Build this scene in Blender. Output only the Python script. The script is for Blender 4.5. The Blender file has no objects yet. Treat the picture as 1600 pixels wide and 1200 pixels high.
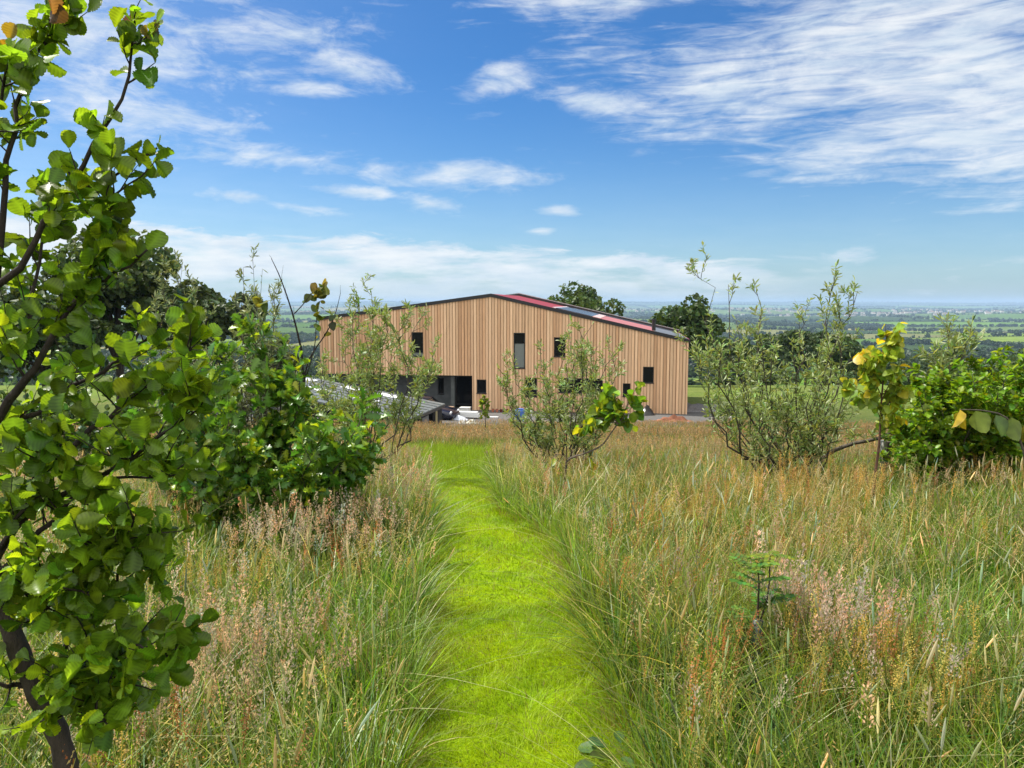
import bpy, math, random
import numpy as np

# ------------------------------------------------------------------ camera, light, exposure
scene = bpy.context.scene
COL = scene.collection
EYE = 1.65
F = 1200.0                       # focal length in pixels of the 1600 px wide photograph
PITCH = math.atan(125.0 / F)     # eye level lies 125 px above the middle of the picture
SUN_AZ, SUN_EL = math.radians(-66), math.radians(57)   # azimuth from +Y, clockwise positive

cd = bpy.data.cameras.new('camera')
cd.sensor_width = 36.0
cd.lens = 36.0 * F / 1600.0
cd.clip_start = 0.05
cd.clip_end = 60000
cam = bpy.data.objects.new('camera', cd)
cam.location = (0, 0, EYE)
cam.rotation_euler = (math.pi / 2 - PITCH, 0, 0)
COL.objects.link(cam)
scene.camera = cam

scene.view_settings.view_transform = 'Standard'
scene.view_settings.look = 'None'
scene.view_settings.gamma = 1.0
scene.view_settings.exposure = 0.9
scene.view_settings.use_curve_mapping = False
scene.render.engine = 'CYCLES'
cy = scene.cycles
cy.max_bounces = 7
cy.diffuse_bounces = 3
cy.glossy_bounces = 2
cy.transmission_bounces = 4
cy.transparent_max_bounces = 6
cy.volume_bounces = 0
cy.use_denoising = True
cy.use_adaptive_sampling = False
cy.caustics_reflective = False
cy.caustics_refractive = False

sl = bpy.data.lights.new('sun', 'SUN')
sl.energy = 4.0
sl.angle = math.radians(0.53)
sl.color = (1.0, 0.95, 0.87)
so = bpy.data.objects.new('sun', sl)
_sd = (math.sin(SUN_AZ) * math.cos(SUN_EL), math.cos(SUN_AZ) * math.cos(SUN_EL), math.sin(SUN_EL))
import mathutils
so.rotation_euler = mathutils.Vector(_sd).to_track_quat('Z', 'Y').to_euler()
so.location = (0, 0, 60)
COL.objects.link(so)


class N:
    """small node-building helper"""
    def __init__(s, tree):
        s.t = tree
    def n(s, typ, **kw):
        nd = s.t.nodes.new(typ)
        for k, v in kw.items():
            setattr(nd, k, v)
        return nd
    def put(s, sock, v):
        if hasattr(v, 'is_output'):
            s.t.links.new(v, sock)
        else:
            sock.default_value = v
    def m(s, op, a, b=None, c=None, clamp=False):
        nd = s.n('ShaderNodeMath', operation=op, use_clamp=clamp)
        s.put(nd.inputs[0], a)
        if b is not None: s.put(nd.inputs[1], b)
        if c is not None: s.put(nd.inputs[2], c)
        return nd.outputs[0]
    def noise(s, vec, scale, detail=4, rough=0.55, dist=0.0):
        nd = s.n('ShaderNodeTexNoise')
        s.put(nd.inputs['Vector'], vec)
        nd.inputs['Scale'].default_value = scale
        nd.inputs['Detail'].default_value = detail
        nd.inputs['Roughness'].default_value = rough
        nd.inputs['Distortion'].default_value = dist
        return nd.outputs['Fac']
    def ramp(s, fac, stops, interp='LINEAR'):
        nd = s.n('ShaderNodeValToRGB')
        s.put(nd.inputs[0], fac)
        cr = nd.color_ramp
        cr.interpolation = interp
        while len(cr.elements) < len(stops): cr.elements.new(0.5)
        for e, (p, c) in zip(cr.elements, stops):
            e.position = p
            e.color = (c[0], c[1], c[2], 1)
        return nd.outputs[0]
    def step(s, v, lo, hi):
        nd = s.n('ShaderNodeMapRange', interpolation_type='SMOOTHSTEP')
        s.put(nd.inputs[0], v)
        nd.inputs[1].default_value = lo
        nd.inputs[2].default_value = hi
        return nd.outputs[0]
    def mix(s, fac, a, b, blend='MIX'):
        nd = s.n('ShaderNodeMix', data_type='RGBA', blend_type=blend)
        s.put(nd.inputs[0], fac)
        for i, v in ((6, a), (7, b)):
            if not hasattr(v, 'is_output') and len(v) == 3: v = (*v, 1)
            s.put(nd.inputs[i], v)
        return nd.outputs[2]
    def mapping(s, vec, scale=(1, 1, 1), rot=(0, 0, 0), loc=(0, 0, 0)):
        nd = s.n('ShaderNodeMapping')
        s.put(nd.inputs[0], vec)
        nd.inputs['Scale'].default_value = scale
        nd.inputs['Rotation'].default_value = rot
        nd.inputs['Location'].default_value = loc
        return nd.outputs[0]


def make_world():
    w = bpy.data.worlds.new('World')
    scene.world = w
    w.use_nodes = True
    t = w.node_tree
    t.nodes.clear()
    h = N(t)
    out = h.n('ShaderNodeOutputWorld')
    bg = h.n('ShaderNodeBackground')
    bg.inputs[1].default_value = 0.14
    sky = h.n('ShaderNodeTexSky', sky_type='NISHITA')
    sky.sun_disc = False
    sky.sun_elevation = SUN_EL
    sky.sun_rotation = SUN_AZ
    sky.altitude = 120
    sky.air_density = 1.0
    sky.dust_density = 0.7
    sky.ozone_density = 2.2
    tc = h.n('ShaderNodeTexCoord')
    d = tc.outputs['Generated']
    sep = h.n('ShaderNodeSeparateXYZ')
    h.put(sep.inputs[0], d)
    x, y, z = sep.outputs
    az = h.m('ARCTAN2', x, y)
    el = h.m('ARCSINE', z)
    cb = h.n('ShaderNodeCombineXYZ')
    h.put(cb.inputs[0], az); h.put(cb.inputs[1], el)
    ae = cb.outputs[0]

    def ell(px, py, rx, ry, rot=0.0):
        # soft elliptical cloud patch centred on a direction of the sky
        a0 = math.atan2((px - 800) / F, 1.0); e0 = (475 - py) / F * math.cos(a0)
        da = h.m('SUBTRACT', az, a0); de = h.m('SUBTRACT', el, e0)
        c, s_ = math.cos(rot), math.sin(rot)
        u = h.m('ADD', h.m('MULTIPLY', da, c), h.m('MULTIPLY', de, s_))
        v = h.m('SUBTRACT', h.m('MULTIPLY', de, c), h.m('MULTIPLY', da, s_))
        q = h.m('ADD', h.m('POWER', h.m('ABSOLUTE', h.m('DIVIDE', u, rx / F)), 2.0), h.m('POWER', h.m('ABSOLUTE', h.m('DIVIDE', v, ry / F)), 2.0))
        return h.m('EXPONENT', h.m('MULTIPLY', q, -1.0))

    def total(lst):
        r = lst[0]
        for q in lst[1:]: r = h.m('MAXIMUM', r, q)
        return r
    # wispy puffs
    puffs = total([ell(300, 190, 105, 42, -0.05), ell(130, 60, 300, 95), ell(420, 90, 150, 40, 0.1), ell(250, 130, 140, 30, -.1), ell(560, 128, 85, 24, -0.15), ell(790, 148, 60, 26, 0.1),
                   ell(400, 252, 170, 24, -0.06), ell(720, 281, 165, 24, -0.03), ell(668, 322, 52, 15, -0.2), ell(365, 311, 70, 13),
                   ell(340, 32, 90, 24, 0.1), ell(500, 160, 60, 14), ell(940, 178, 130, 22, -0.1), ell(875, 332, 34, 11), ell(560, 305, 80, 10, -0.05),
                   ell(490, 331, 70, 10, -0.1), ell(640, 24, 40, 13), ell(850, 364, 30, 8), ell(1270, 285, 90, 10), ell(1325, 400, 50, 14), ell(180, 160, 160, 90)])
    n1 = h.noise(h.mapping(ae, (9, 24, 1), (0, 0, 0.05)), 1.0, 7, 0.62, 0.6)
    n1b = h.noise(h.mapping(ae, (26, 80, 1), (0, 0, 0.1)), 1.0, 6, 0.65, 0.5)
    nn = h.m('ADD', h.m('MULTIPLY', h.m('SUBTRACT', n1, 0.5), 1.5), h.m('MULTIPLY', h.m('SUBTRACT', n1b, 0.5), 0.7))
    f1 = h.step(h.m('ADD', h.m('MULTIPLY', puffs, 0.62), h.m('MULTIPLY', nn, h.step(puffs, 0.0, 0.25))), 0.12, 0.95)
    # the rippled sheet at the upper right
    sheet = total([ell(1400, 70, 360, 115, -0.05), ell(1180, 150, 190, 70, 0.12), ell(1530, 160, 220, 130, -0.3), ell(1000, 20, 220, 42, 0.12), ell(1450, 235, 220, 40, 0.05),
                   ell(1560, 262, 120, 18), ell(1390, 205, 150, 40, 0.1)])
    rip = h.noise(h.mapping(ae, (11, 75, 1), (0, 0, -0.16)), 1.0, 6, 0.6, 0.7)
    n2 = h.noise(h.mapping(ae, (5.5, 12, 1), (0, 0, -0.25)), 1.0, 8, 0.66, 0.4)
    f2 = h.step(h.m('ADD', h.m('MULTIPLY', sheet, 0.74), h.m('ADD', h.m('MULTIPLY', h.m('SUBTRACT', rip, 0.5), 1.3), h.m('MULTIPLY', h.m('SUBTRACT', n2, 0.5), 1.25))), 0.12, 0.95)
    # the cumulus band low over the valley, thicker on the left
    tl = h.m('ADD', h.m('MULTIPLY', az, -0.055), 0.072)
    n3 = h.noise(h.mapping(ae, (9, 40, 1)), 1.0, 9, 0.65, 0.5)
    edge = h.m('SUBTRACT', h.m('ADD', tl, h.m('MULTIPLY', h.m('SUBTRACT', n3, 0.5), 0.075)), el)
    top = h.step(edge, -0.004, 0.014)
    low = h.step(el, -0.006, 0.05)
    right = h.m('SUBTRACT', 1.0, h.step(az, 0.2, 0.5))
    n4 = h.noise(h.mapping(ae, (8, 40, 1)), 1.0, 6, 0.55)
    f3 = h.m('MULTIPLY', h.m('MULTIPLY', top, right), h.m('MULTIPLY', h.m('ADD', h.m('MULTIPLY', low, 0.5), 0.45), h.step(n4, 0.26, 0.56)))
    # soft veil that whitens the lower sky and the left
    veil = h.m('MULTIPLY', h.m('SUBTRACT', 1.0, h.step(el, 0.0, 0.2)), 0.14)
    veil = h.m('ADD', veil, h.m('MULTIPLY', h.m('SUBTRACT', 1.0, h.step(az, -0.75, 0.0)), 0.16))
    fac = h.m('MAXIMUM', h.m('MAXIMUM', h.m('MULTIPLY', f1, 0.88), h.m('MULTIPLY', f2, 0.92)), f3)
    # unseen broken cloud added overhead and behind the viewer to fill-light the house front
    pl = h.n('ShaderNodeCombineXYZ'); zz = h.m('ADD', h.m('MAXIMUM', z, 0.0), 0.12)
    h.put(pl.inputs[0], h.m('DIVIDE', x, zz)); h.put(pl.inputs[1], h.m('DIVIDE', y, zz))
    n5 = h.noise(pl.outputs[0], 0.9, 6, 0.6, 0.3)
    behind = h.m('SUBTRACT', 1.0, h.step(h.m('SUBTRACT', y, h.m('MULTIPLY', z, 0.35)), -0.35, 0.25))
    fill_cloud = h.m('MULTIPLY', h.step(n5, 0.25, 0.5), behind)
    fac = h.m('MAXIMUM', h.m('MAXIMUM', fac, fill_cloud), veil, clamp=True)
    hs = h.n('ShaderNodeHueSaturation')
    h.put(hs.inputs['Color'], sky.outputs[0])
    hs.inputs['Saturation'].default_value = 1.06
    hs.inputs['Value'].default_value = 1.0
    shade = h.noise(h.mapping(ae, (12, 60, 1), (0, 0, 0), (0.3, 0.02, 0)), 1.0, 7, 0.6)
    cc = h.mix(h.step(shade, .3, .7), (2.7, 3.1, 3.5), (3.7, 3.8, 3.85))
    hb = h.mix(h.step(el, 0.0, 0.30), (0.30, 0.42, 0.52), (0.145, 0.315, 0.48))
    colr = h.mix(fac, h.mix(1.0, hs.outputs[0], hb, 'MULTIPLY'), h.mix(fill_cloud, cc, (6.8, 6.7, 6.4)))  # the added cloud is brighter than the visible ones, as fill
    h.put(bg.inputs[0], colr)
    t.links.new(bg.outputs[0], out.inputs[0])
    try:
        w.cycles.sampling_method = 'MANUAL'
        w.cycles.sample_map_resolution = 1024
    except Exception:
        pass


make_world()

# ------------------------------------------------------------------ helpers
rng = np.random.default_rng(7)
random.seed(7)


def ray(px, py):
    X = (px - 800) / F; U = (600 - py) / F
    c, s = math.cos(PITCH), math.sin(PITCH)
    return np.array([X, c + U * s, -s + U * c])


def P(px, py, Y):
    """the point at depth Y (metres along +Y) seen at photograph pixel (px, py)"""
    d = ray(px, py)
    return np.array([0, 0, EYE]) + d * (Y / d[1])


_gy = np.array([-40, -10, 0, 2, 4, 6, 8, 10, 13, 16, 20, 30, 40, 46, 55, 70, 90, 130, 200, 350, 500, 1000])
_gz = np.array([2.2, 0.5, 0, 0, -.04, -.16, -.4, -.68, -1.15, -1.62, -2.2, -3.6, -4.85, -5.28, -5.4, -5.9, -7.8, -14, -27, -43, -51, -60])
_ty = np.arange(-60, 1400, 0.25)
_tz = np.interp(_ty, _gy, _gz)
_k = np.ones(9) / 9
_tz = np.convolve(np.pad(_tz, 4, mode='edge'), _k, mode='valid')
_k2 = np.ones(81) / 81
_tz2 = np.convolve(np.pad(_tz, 40, mode='edge'), _k2, mode='valid')
_tz = np.where(_ty > 75, _tz2, _tz)


def ground(x, y):
    x = np.asarray(x, float); y = np.asarray(y, float)
    z = np.interp(y, _ty, _tz)
    far = np.interp(y, [900, 5000, 9000, 12000, 15000, 20000], [0, 2, 8, 40, 92, 92])
    amp = np.interp(y, [120, 500, 3000, 9000], [0, 7, 13, 14])
    und = np.sin(x / 260 + y / 410 + 1.0) * 0.5 + np.sin(x / 610 - y / 350 + 2.2) * 0.7 + np.sin(x / 1500 + y / 900) * 0.5
    hill = np.interp(y, [9000, 13000], [0, 1]) * (np.sin(x / 2300 + .6) * 9 + np.sin(x / 900) * 3.5 + np.sin(x / 5200 + 2) * 9)
    near = np.interp(y, [-5, 6, 40, 60], [0, .03, .07, 0]) * (np.sin(x * .9 + y * .4) + np.sin(x * .37 - y * .61 + 1))
    return z + far + amp * und * np.where(y > 120, 1, 0) + hill + near


def hit(px, py):
    """where the ray through a pixel meets the ground"""
    d = ray(px, py)
    ys = np.concatenate([np.arange(1, 60, .02), np.arange(60, 400, .5)])
    t = ys / d[1]
    zz = EYE + d[2] * t - ground(d[0] * t, ys)
    i = np.argmax(zz < 0)
    return np.array([d[0] * t[i], ys[i], ground(d[0] * t[i], ys[i])])


class Acc:
    def __init__(s):
        s.V = []; s.Fc = []; s.C = []; s.n = 0
    def add(s, v, faces, c):
        v = np.asarray(v, np.float32).reshape(-1, 3)
        c = np.asarray(c, np.float32)
        if c.ndim == 1: c = np.tile(c, (len(v), 1))
        s.V.append(v); s.C.append(c[:, :3])
        for f in faces if isinstance(faces, list) else [faces]:
            f = np.asarray(f, np.int64)
            if f.size: s.Fc.append(f + s.n)
        s.n += len(v)
    def build(s, name, mat, parent=None, smooth=True):
        me = bpy.data.meshes.new(name)
        v = np.concatenate(s.V); c = np.concatenate(s.C)
        me.vertices.add(len(v))
        me.vertices.foreach_set('co', v.ravel())
        li = np.concatenate([f.ravel() for f in s.Fc])
        lt = np.concatenate([np.full(len(f), f.shape[1]) for f in s.Fc])
        ls = np.concatenate([[0], np.cumsum(lt)[:-1]])
        me.loops.add(len(li))
        me.loops.foreach_set('vertex_index', li.astype(np.int32))
        me.polygons.add(len(lt))
        me.polygons.foreach_set('loop_start', ls.astype(np.int32))
        me.polygons.foreach_set('use_smooth', np.full(len(lt), bool(smooth), dtype=bool))
        me.update(calc_edges=True)
        at = me.attributes.new('tint', 'FLOAT_COLOR', 'POINT')
        at.data.foreach_set('color', np.concatenate([c, np.ones((len(c), 1), np.float32)], 1).ravel())
        me.materials.append(mat)
        o = bpy.data.objects.new(name, me)
        COL.objects.link(o)
        if parent is not None:
            o.parent = parent
            o.matrix_parent_inverse = parent.matrix_basis.inverted()
        return o
    def scatter(s, proto, T, M, col, cvar=None):
        """proto = (verts, [faces]); T (n,3); M (n,3,3) with columns as axes; col (n,3)"""
        pv, pf = proto[0], proto[1]
        n, k = len(T), len(pv)
        if n == 0: return
        v = np.einsum('nij,kj->nki', M, pv) + T[:, None, :]
        cc = np.repeat(np.asarray(col, np.float32)[:, None, :], k, 1)
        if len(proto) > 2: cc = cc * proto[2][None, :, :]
        fs = [(f[None, :, :] + (np.arange(n) * k)[:, None, None]).reshape(-1, f.shape[1]) for f in pf]
        s.add(v.reshape(-1, 3), fs, cc.reshape(-1, 3))


def tag(o, label=None, cat=None, group=None, kind=None):
    if label: o['label'] = label
    if cat: o['category'] = cat
    if group: o['group'] = group
    if kind: o['kind'] = kind
    return o


def thing(name, loc, label, cat, group=None, rz=0.0):
    o = bpy.data.objects.new(name, None)
    o.location = loc
    o.rotation_euler = (0, 0, rz)
    o.empty_display_size = 0.2
    COL.objects.link(o)
    return tag(o, label, cat, group)


def frames(t, nh):
    """axes from the along direction t (n,3) and a normal hint"""
    t = t / (np.linalg.norm(t, axis=1, keepdims=True) + 1e-9)
    x = np.cross(t, nh); x /= (np.linalg.norm(x, axis=1, keepdims=True) + 1e-9)
    z = np.cross(x, t)
    return np.stack([x, t, z], axis=2)


def rdir(n, zmin=-1.0, zmax=1.0):
    z = rng.uniform(zmin, zmax, n); a = rng.uniform(0, 2 * np.pi, n); r = np.sqrt(np.maximum(0, 1 - z * z))
    return np.stack([r * np.cos(a), r * np.sin(a), z], 1)


def tube(acc, pts, rad, col, sides=6, cap=True):
    pts = np.asarray(pts, float); n = len(pts)
    rad = np.broadcast_to(np.asarray(rad, float), (n,))
    t = np.gradient(pts, axis=0); t /= np.linalg.norm(t, axis=1, keepdims=True) + 1e-9
    ref = np.array([0.31, 0.77, 0.55]) if abs(t[0] @ np.array([0.31, 0.77, 0.55])) < .93 else np.array([1., 0, 0])
    u = np.cross(t, ref); u /= np.linalg.norm(u, axis=1, keepdims=True) + 1e-9
    w = np.cross(t, u)
    a = np.linspace(0, 2 * np.pi, sides, endpoint=False)
    v = pts[:, None, :] + rad[:, None, None] * (np.cos(a)[None, :, None] * u[:, None, :] + np.sin(a)[None, :, None] * w[:, None, :])
    i = np.arange(n - 1)[:, None] * sides; j = np.arange(sides)[None, :]; j2 = (j + 1) % sides
    q = np.stack([i + j, i + j2, i + sides + j2, i + sides + j], -1).reshape(-1, 4)
    fs = [q]
    if cap:
        fs.append(np.array([np.arange(sides)[::-1]])); fs.append(np.array([np.arange(sides) + (n - 1) * sides]))
    acc.add(v.reshape(-1, 3), fs, col)


def curve(pts, n=10):
    """Catmull-Rom through the points"""
    p = np.asarray(pts, float)
    if len(p) == 2: return p[0] + (p[1] - p[0]) * np.linspace(0, 1, n)[:, None]
    p = np.vstack([2 * p[0] - p[1], p, 2 * p[-1] - p[-2]])
    out = []
    m = len(p) - 3
    for s_ in np.linspace(0, m - 1e-6, n):
        i = int(s_); t = s_ - i
        a, b, c, d = p[i:i + 4]
        out.append(.5 * (2 * b + (c - a) * t + (2 * a - 5 * b + 4 * c - d) * t * t + (3 * b - a - 3 * c + d) * t ** 3))
    return np.array(out)


BOXF = np.array([[0, 3, 2, 1], [4, 5, 6, 7], [0, 1, 5, 4], [1, 2, 6, 5], [2, 3, 7, 6], [3, 0, 4, 7]])


def box(acc, o, ex, ey, ez, col):
    """box from corner o with edge vectors"""
    o, ex, ey, ez = map(lambda q: np.asarray(q, float), (o, ex, ey, ez))
    v = [o, o + ex, o + ex + ey, o + ey, o + ez, o + ex + ez, o + ex + ey + ez, o + ey + ez]
    acc.add(v, BOXF, col)


def bevel(o, w=0.02, seg=2):
    m = o.modifiers.new('bevel', 'BEVEL'); m.width = w; m.segments = seg; m.limit_method = 'ANGLE'
    return o


# ------------------------------------------------------------------ materials
def mat(name):
    m = bpy.data.materials.new(name); m.use_nodes = True
    t = m.node_tree; t.nodes.clear()
    h = N(t); out = h.n('ShaderNodeOutputMaterial')
    return m, h, out


def leaf_mat(name, trans=0.4, rough=0.42, spec=0.35, back=None, warm=(1.25, 1.1, 0.45), nscale=30.0):
    m, h, out = mat(name)
    at = h.n('ShaderNodeAttribute', attribute_name='tint').outputs['Color']
    geo = h.n('ShaderNodeNewGeometry')
    nz = h.noise(geo.outputs['Position'], nscale, 3)
    c = h.mix(h.m('MULTIPLY', h.step(nz, .3, .7), .35), at, (0.5, 0.5, 0.5), 'MULTIPLY')
    cs = c if back is None else h.mix(geo.outputs['Backfacing'], c, back)
    pb = h.n('ShaderNodeBsdfPrincipled')
    h.put(pb.inputs['Base Color'], cs)
    pb.inputs['Roughness'].default_value = rough
    pb.inputs['Specular IOR Level'].default_value = spec
    tr = h.n('ShaderNodeBsdfTranslucent')
    h.put(tr.inputs[0], h.mix(1.0, c, (*[w * 1.35 for w in warm], 1), 'MULTIPLY'))
    mx = h.n('ShaderNodeMixShader'); mx.inputs[0].default_value = trans
    h.t.links.new(pb.outputs[0], mx.inputs[1]); h.t.links.new(tr.outputs[0], mx.inputs[2])
    h.t.links.new(mx.outputs[0], out.inputs[0])
    return m


def solid_mat(name, rough=0.7, spec=0.3, metal=0.0, nscale=6.0, namt=0.3, stretch=(1, 1, 1), color=None, bump=0.0, bscale=40.0):
    m, h, out = mat(name)
    base = h.n('ShaderNodeAttribute', attribute_name='tint').outputs['Color'] if color is None else color
    tc = h.n('ShaderNodeTexCoord').outputs['Object']
    nz = h.noise(h.mapping(tc, stretch), nscale, 5, .6)
    k = h.ramp(nz, [(0.25, (1 - namt,) * 3), (0.75, (1 + namt * .5,) * 3)])
    c = h.mix(1.0, base, k, 'MULTIPLY')
    pb = h.n('ShaderNodeBsdfPrincipled')
    h.put(pb.inputs['Base Color'], c)
    pb.inputs['Roughness'].default_value = rough
    pb.inputs['Specular IOR Level'].default_value = spec
    pb.inputs['Metallic'].default_value = metal
    if bump:
        b = h.n('ShaderNodeBump'); b.inputs['Strength'].default_value = bump; b.inputs['Distance'].default_value = 0.02
        h.put(b.inputs['Height'], h.noise(h.mapping(tc, stretch), bscale, 5, .6))
        h.t.links.new(b.outputs[0], pb.inputs['Normal'])
    h.t.links.new(pb.outputs[0], out.inputs[0])
    return m


def ground_mat():
    m, h, out = mat('meadow_soil')
    g = h.n('ShaderNodeNewGeometry').outputs['Position']
    a = h.noise(g, 0.5, 6, .6); b = h.noise(g, 5.0, 5, .65); c3 = h.noise(g, 0.035, 4, .6)
    near = h.ramp(b, [(.2, (.02, .03, .008)), (.5, (.04, .055, .014)), (.8, (.09, .08, .032))])
    pasture = h.ramp(a, [(.3, (.045, .08, .014)), (.5, (.10, .14, .025)), (.7, (.17, .155, .05))])
    pasture = h.mix(.6, pasture, h.ramp(b, [(.3, (.04, .07, .012)), (.7, (.19, .22, .05))]))
    pasture = h.mix(h.m('MULTIPLY', h.step(c3, .45, .6), .6), pasture, (.12, .19, .02))
    sep = h.n('ShaderNodeSeparateXYZ'); h.put(sep.inputs[0], g)
    f = h.step(sep.outputs[1], 34, 62)
    col = h.mix(f, near, pasture)
    pb = h.n('ShaderNodeBsdfPrincipled'); h.put(pb.inputs['Base Color'], col)
    pb.inputs['Roughness'].default_value = 0.95; pb.inputs['Specular IOR Level'].default_value = 0.1
    bp = h.n('ShaderNodeBump'); bp.inputs['Strength'].default_value = .6; bp.inputs['Distance'].default_value = .05
    h.put(bp.inputs['Height'], h.noise(g, 14, 5, .6)); h.t.links.new(bp.outputs[0], pb.inputs['Normal'])
    h.t.links.new(pb.outputs[0], out.inputs[0])
    return m


def field_mat():
    m, h, out = mat('farmland')
    at = h.n('ShaderNodeAttribute', attribute_name='tint').outputs['Color']
    g = h.n('ShaderNodeNewGeometry').outputs['Position']
    nz = h.noise(g, 0.02, 6, .65)
    n2 = h.noise(g, 0.004, 5, .6)
    k = h.mix(1.0, h.ramp(nz, [(.25, (.65, .7, .65)), (.75, (1.2, 1.2, 1.1))]), h.ramp(n2, [(.3, (.75, .78, .75)), (.7, (1.15, 1.1, 1.0))]), 'MULTIPLY')
    pb = h.n('ShaderNodeBsdfPrincipled'); h.put(pb.inputs['Base Color'], h.mix(1.0, at, k, 'MULTIPLY'))
    pb.inputs['Roughness'].default_value = 0.95; pb.inputs['Specular IOR Level'].default_value = 0.05
    h.t.links.new(pb.outputs[0], out.inputs[0])
    return m


M_ground = ground_mat()
M_field = field_mat()
M_grass = leaf_mat('grass_blades', .45, .42, .5, warm=(1.15, 1.1, .5), nscale=3.0)
M_mown = leaf_mat('mown_blades', .38, .5, .25, warm=(1.15, 1.1, .45), nscale=4.0)
M_seed = leaf_mat('seed_heads', .45, .7, .15, warm=(1.05, 1.0, .85), nscale=20)
M_alder = leaf_mat('alder_leaf', .55, .36, .45, nscale=45)
M_oak = leaf_mat('oak_leaf', .35, .36, .45, nscale=30)
M_willow = leaf_mat('willow_leaf', .3, .45, .4, back=(.32, .37, .18, 1), nscale=14)
M_lush = leaf_mat('bright_leaf', .45, .4, .4, nscale=20)
M_tree = leaf_mat('tree_leaf', .28, .5, .3, nscale=2.0)
M_bark = solid_mat('bark', .85, .2, nscale=25, namt=.55, stretch=(1, 1, .35), bump=.8, bscale=60)
M_twig = solid_mat('twig_bark', .75, .25, nscale=40, namt=.3)
M_larch = solid_mat('larch_boards', .75, .2, nscale=2.2, namt=.22, stretch=(9, 9, .5))
M_dark = solid_mat('dark_timber', .7, .25, nscale=3, namt=.3, stretch=(6, 6, .6))
M_metal = solid_mat('grey_metal', .45, .5, .3, nscale=2.0, namt=.15)
M_block = solid_mat('grey_render', .9, .15, nscale=3, namt=.3)
M_red = solid_mat('red_membrane', .55, .35, nscale=2.5, namt=.2)
M_plastic = solid_mat('wrapped_plastic', .35, .45, nscale=5, namt=.12)
M_paint = solid_mat('car_paint', .18, .6, .1, nscale=2, namt=.05)
M_gravel = solid_mat('gravel', .95, .15, nscale=14, namt=.55, bump=.8, bscale=60)
M_stone = solid_mat('stone', .9, .2, nscale=8, namt=.4, bump=.6)
M_frame = solid_mat('black_frame', .4, .4, nscale=4, namt=.1)


def glass_mat(name, col, rough=.06, spec=.5):
    m, h, out = mat(name)
    pb = h.n('ShaderNodeBsdfPrincipled')
    pb.inputs['Base Color'].default_value = (*col, 1)
    pb.inputs['Roughness'].default_value = rough
    pb.inputs['Specular IOR Level'].default_value = spec
    h.t.links.new(pb.outputs[0], out.inputs[0])
    return m


M_glass = glass_mat('dark_glass', (.008, .009, .010), .06, .25)
M_panel = glass_mat('solar_glass', (.07, .08, .095), .25, .5)
M_frost = glass_mat('frosted_glass', (.16, .18, .17), .3, .4)

# ------------------------------------------------------------------ ground sheet, path, yard
def grid_faces(nr, nc):
    i = np.arange(nr - 1)[:, None] * nc; j = np.arange(nc - 1)[None, :]
    return np.stack([i + j, i + j + 1, i + nc + j + 1, i + nc + j], -1).reshape(-1, 4)


def make_ground():
    ys = np.concatenate([np.arange(-60, 60, .5), np.arange(60, 200, 4), np.geomspace(200, 17000, 90)])
    us = np.linspace(-1, 1, 161)
    us = np.sign(us) * np.abs(us) ** 1.6
    half = np.interp(ys, [-60, 60, 200, 17000], [70, 90, 260, 17000])
    X = us[None, :] * half[:, None]; Y = np.repeat(ys[:, None], len(us), 1)
    Z = ground(X, Y) - np.interp(Y, [150, 260], [0, 4.0])
    a = Acc()
    a.add(np.stack([X, Y, Z], -1).reshape(-1, 3), grid_faces(len(ys), len(us)), (.1, .13, .03))
    tag(a.build('ground', M_ground), kind='structure')


make_ground()

_pl = [hit(px, py) for px, py in ((640, 1195), (655, 1080), (664, 980), (668, 900), (680, 850), (675, 800), (662, 765), (655, 742))]
_pr = [hit(px, py) for px, py in ((985, 1195), (945, 1080), (905, 980), (888, 900), (874, 858), (782, 805), (770, 765), (768, 742))]
_ly, _lx = [p[1] for p in _pl], [p[0] for p in _pl]
_ry, _rx = [p[1] for p in _pr], [p[0] for p in _pr]
PATH_END = min(_ly[-1], _ry[-1])


def path_left(y): return np.interp(y, [-12] + _ly, [-.35] + _lx)
def path_right(y): return np.interp(y, [-12] + _ry, [.75] + _rx)


def on_path(x, y, margin=0.0):
    return (y < PATH_END + margin) & (x > path_left(y) - margin) & (x < path_right(y) + margin)


def make_path():
    ys = np.arange(-10, PATH_END + .1, .12)
    us = np.linspace(0, 1, 14)
    X = path_left(ys)[:, None] * (1 - us) + path_right(ys)[:, None] * us
    Y = np.repeat(ys[:, None], len(us), 1)
    Z = ground(X, Y) + .012
    a = Acc(); a.add(np.stack([X, Y, Z], -1).reshape(-1, 3), grid_faces(len(ys), len(us)), (.20, .31, .006))
    m = solid_mat('mown_turf', .95, .05, nscale=9, namt=.5, bump=.6, bscale=80)
    tag(a.build('mown_path', m), kind='structure')


make_path()


def make_yard():
    ys = np.linspace(39, 66, 60); xs = np.linspace(-22, 12.6, 60)
    X, Y = np.meshgrid(xs, ys)
    edge = 39.0 + .9 * np.sin(xs * .5) + .5 * np.sin(xs * 1.3 + 1) + np.where(xs > 8, (xs - 8) * .7, 0)
    Y = np.maximum(Y, edge[None, :])
    Z = ground(X, Y) + .03
    a = Acc(); a.add(np.stack([X, Y, Z], -1).reshape(-1, 3), grid_faces(60, 60), (.13, .125, .12))
    tag(a.build('gravel_yard', M_gravel), kind='structure')


make_yard()

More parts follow.
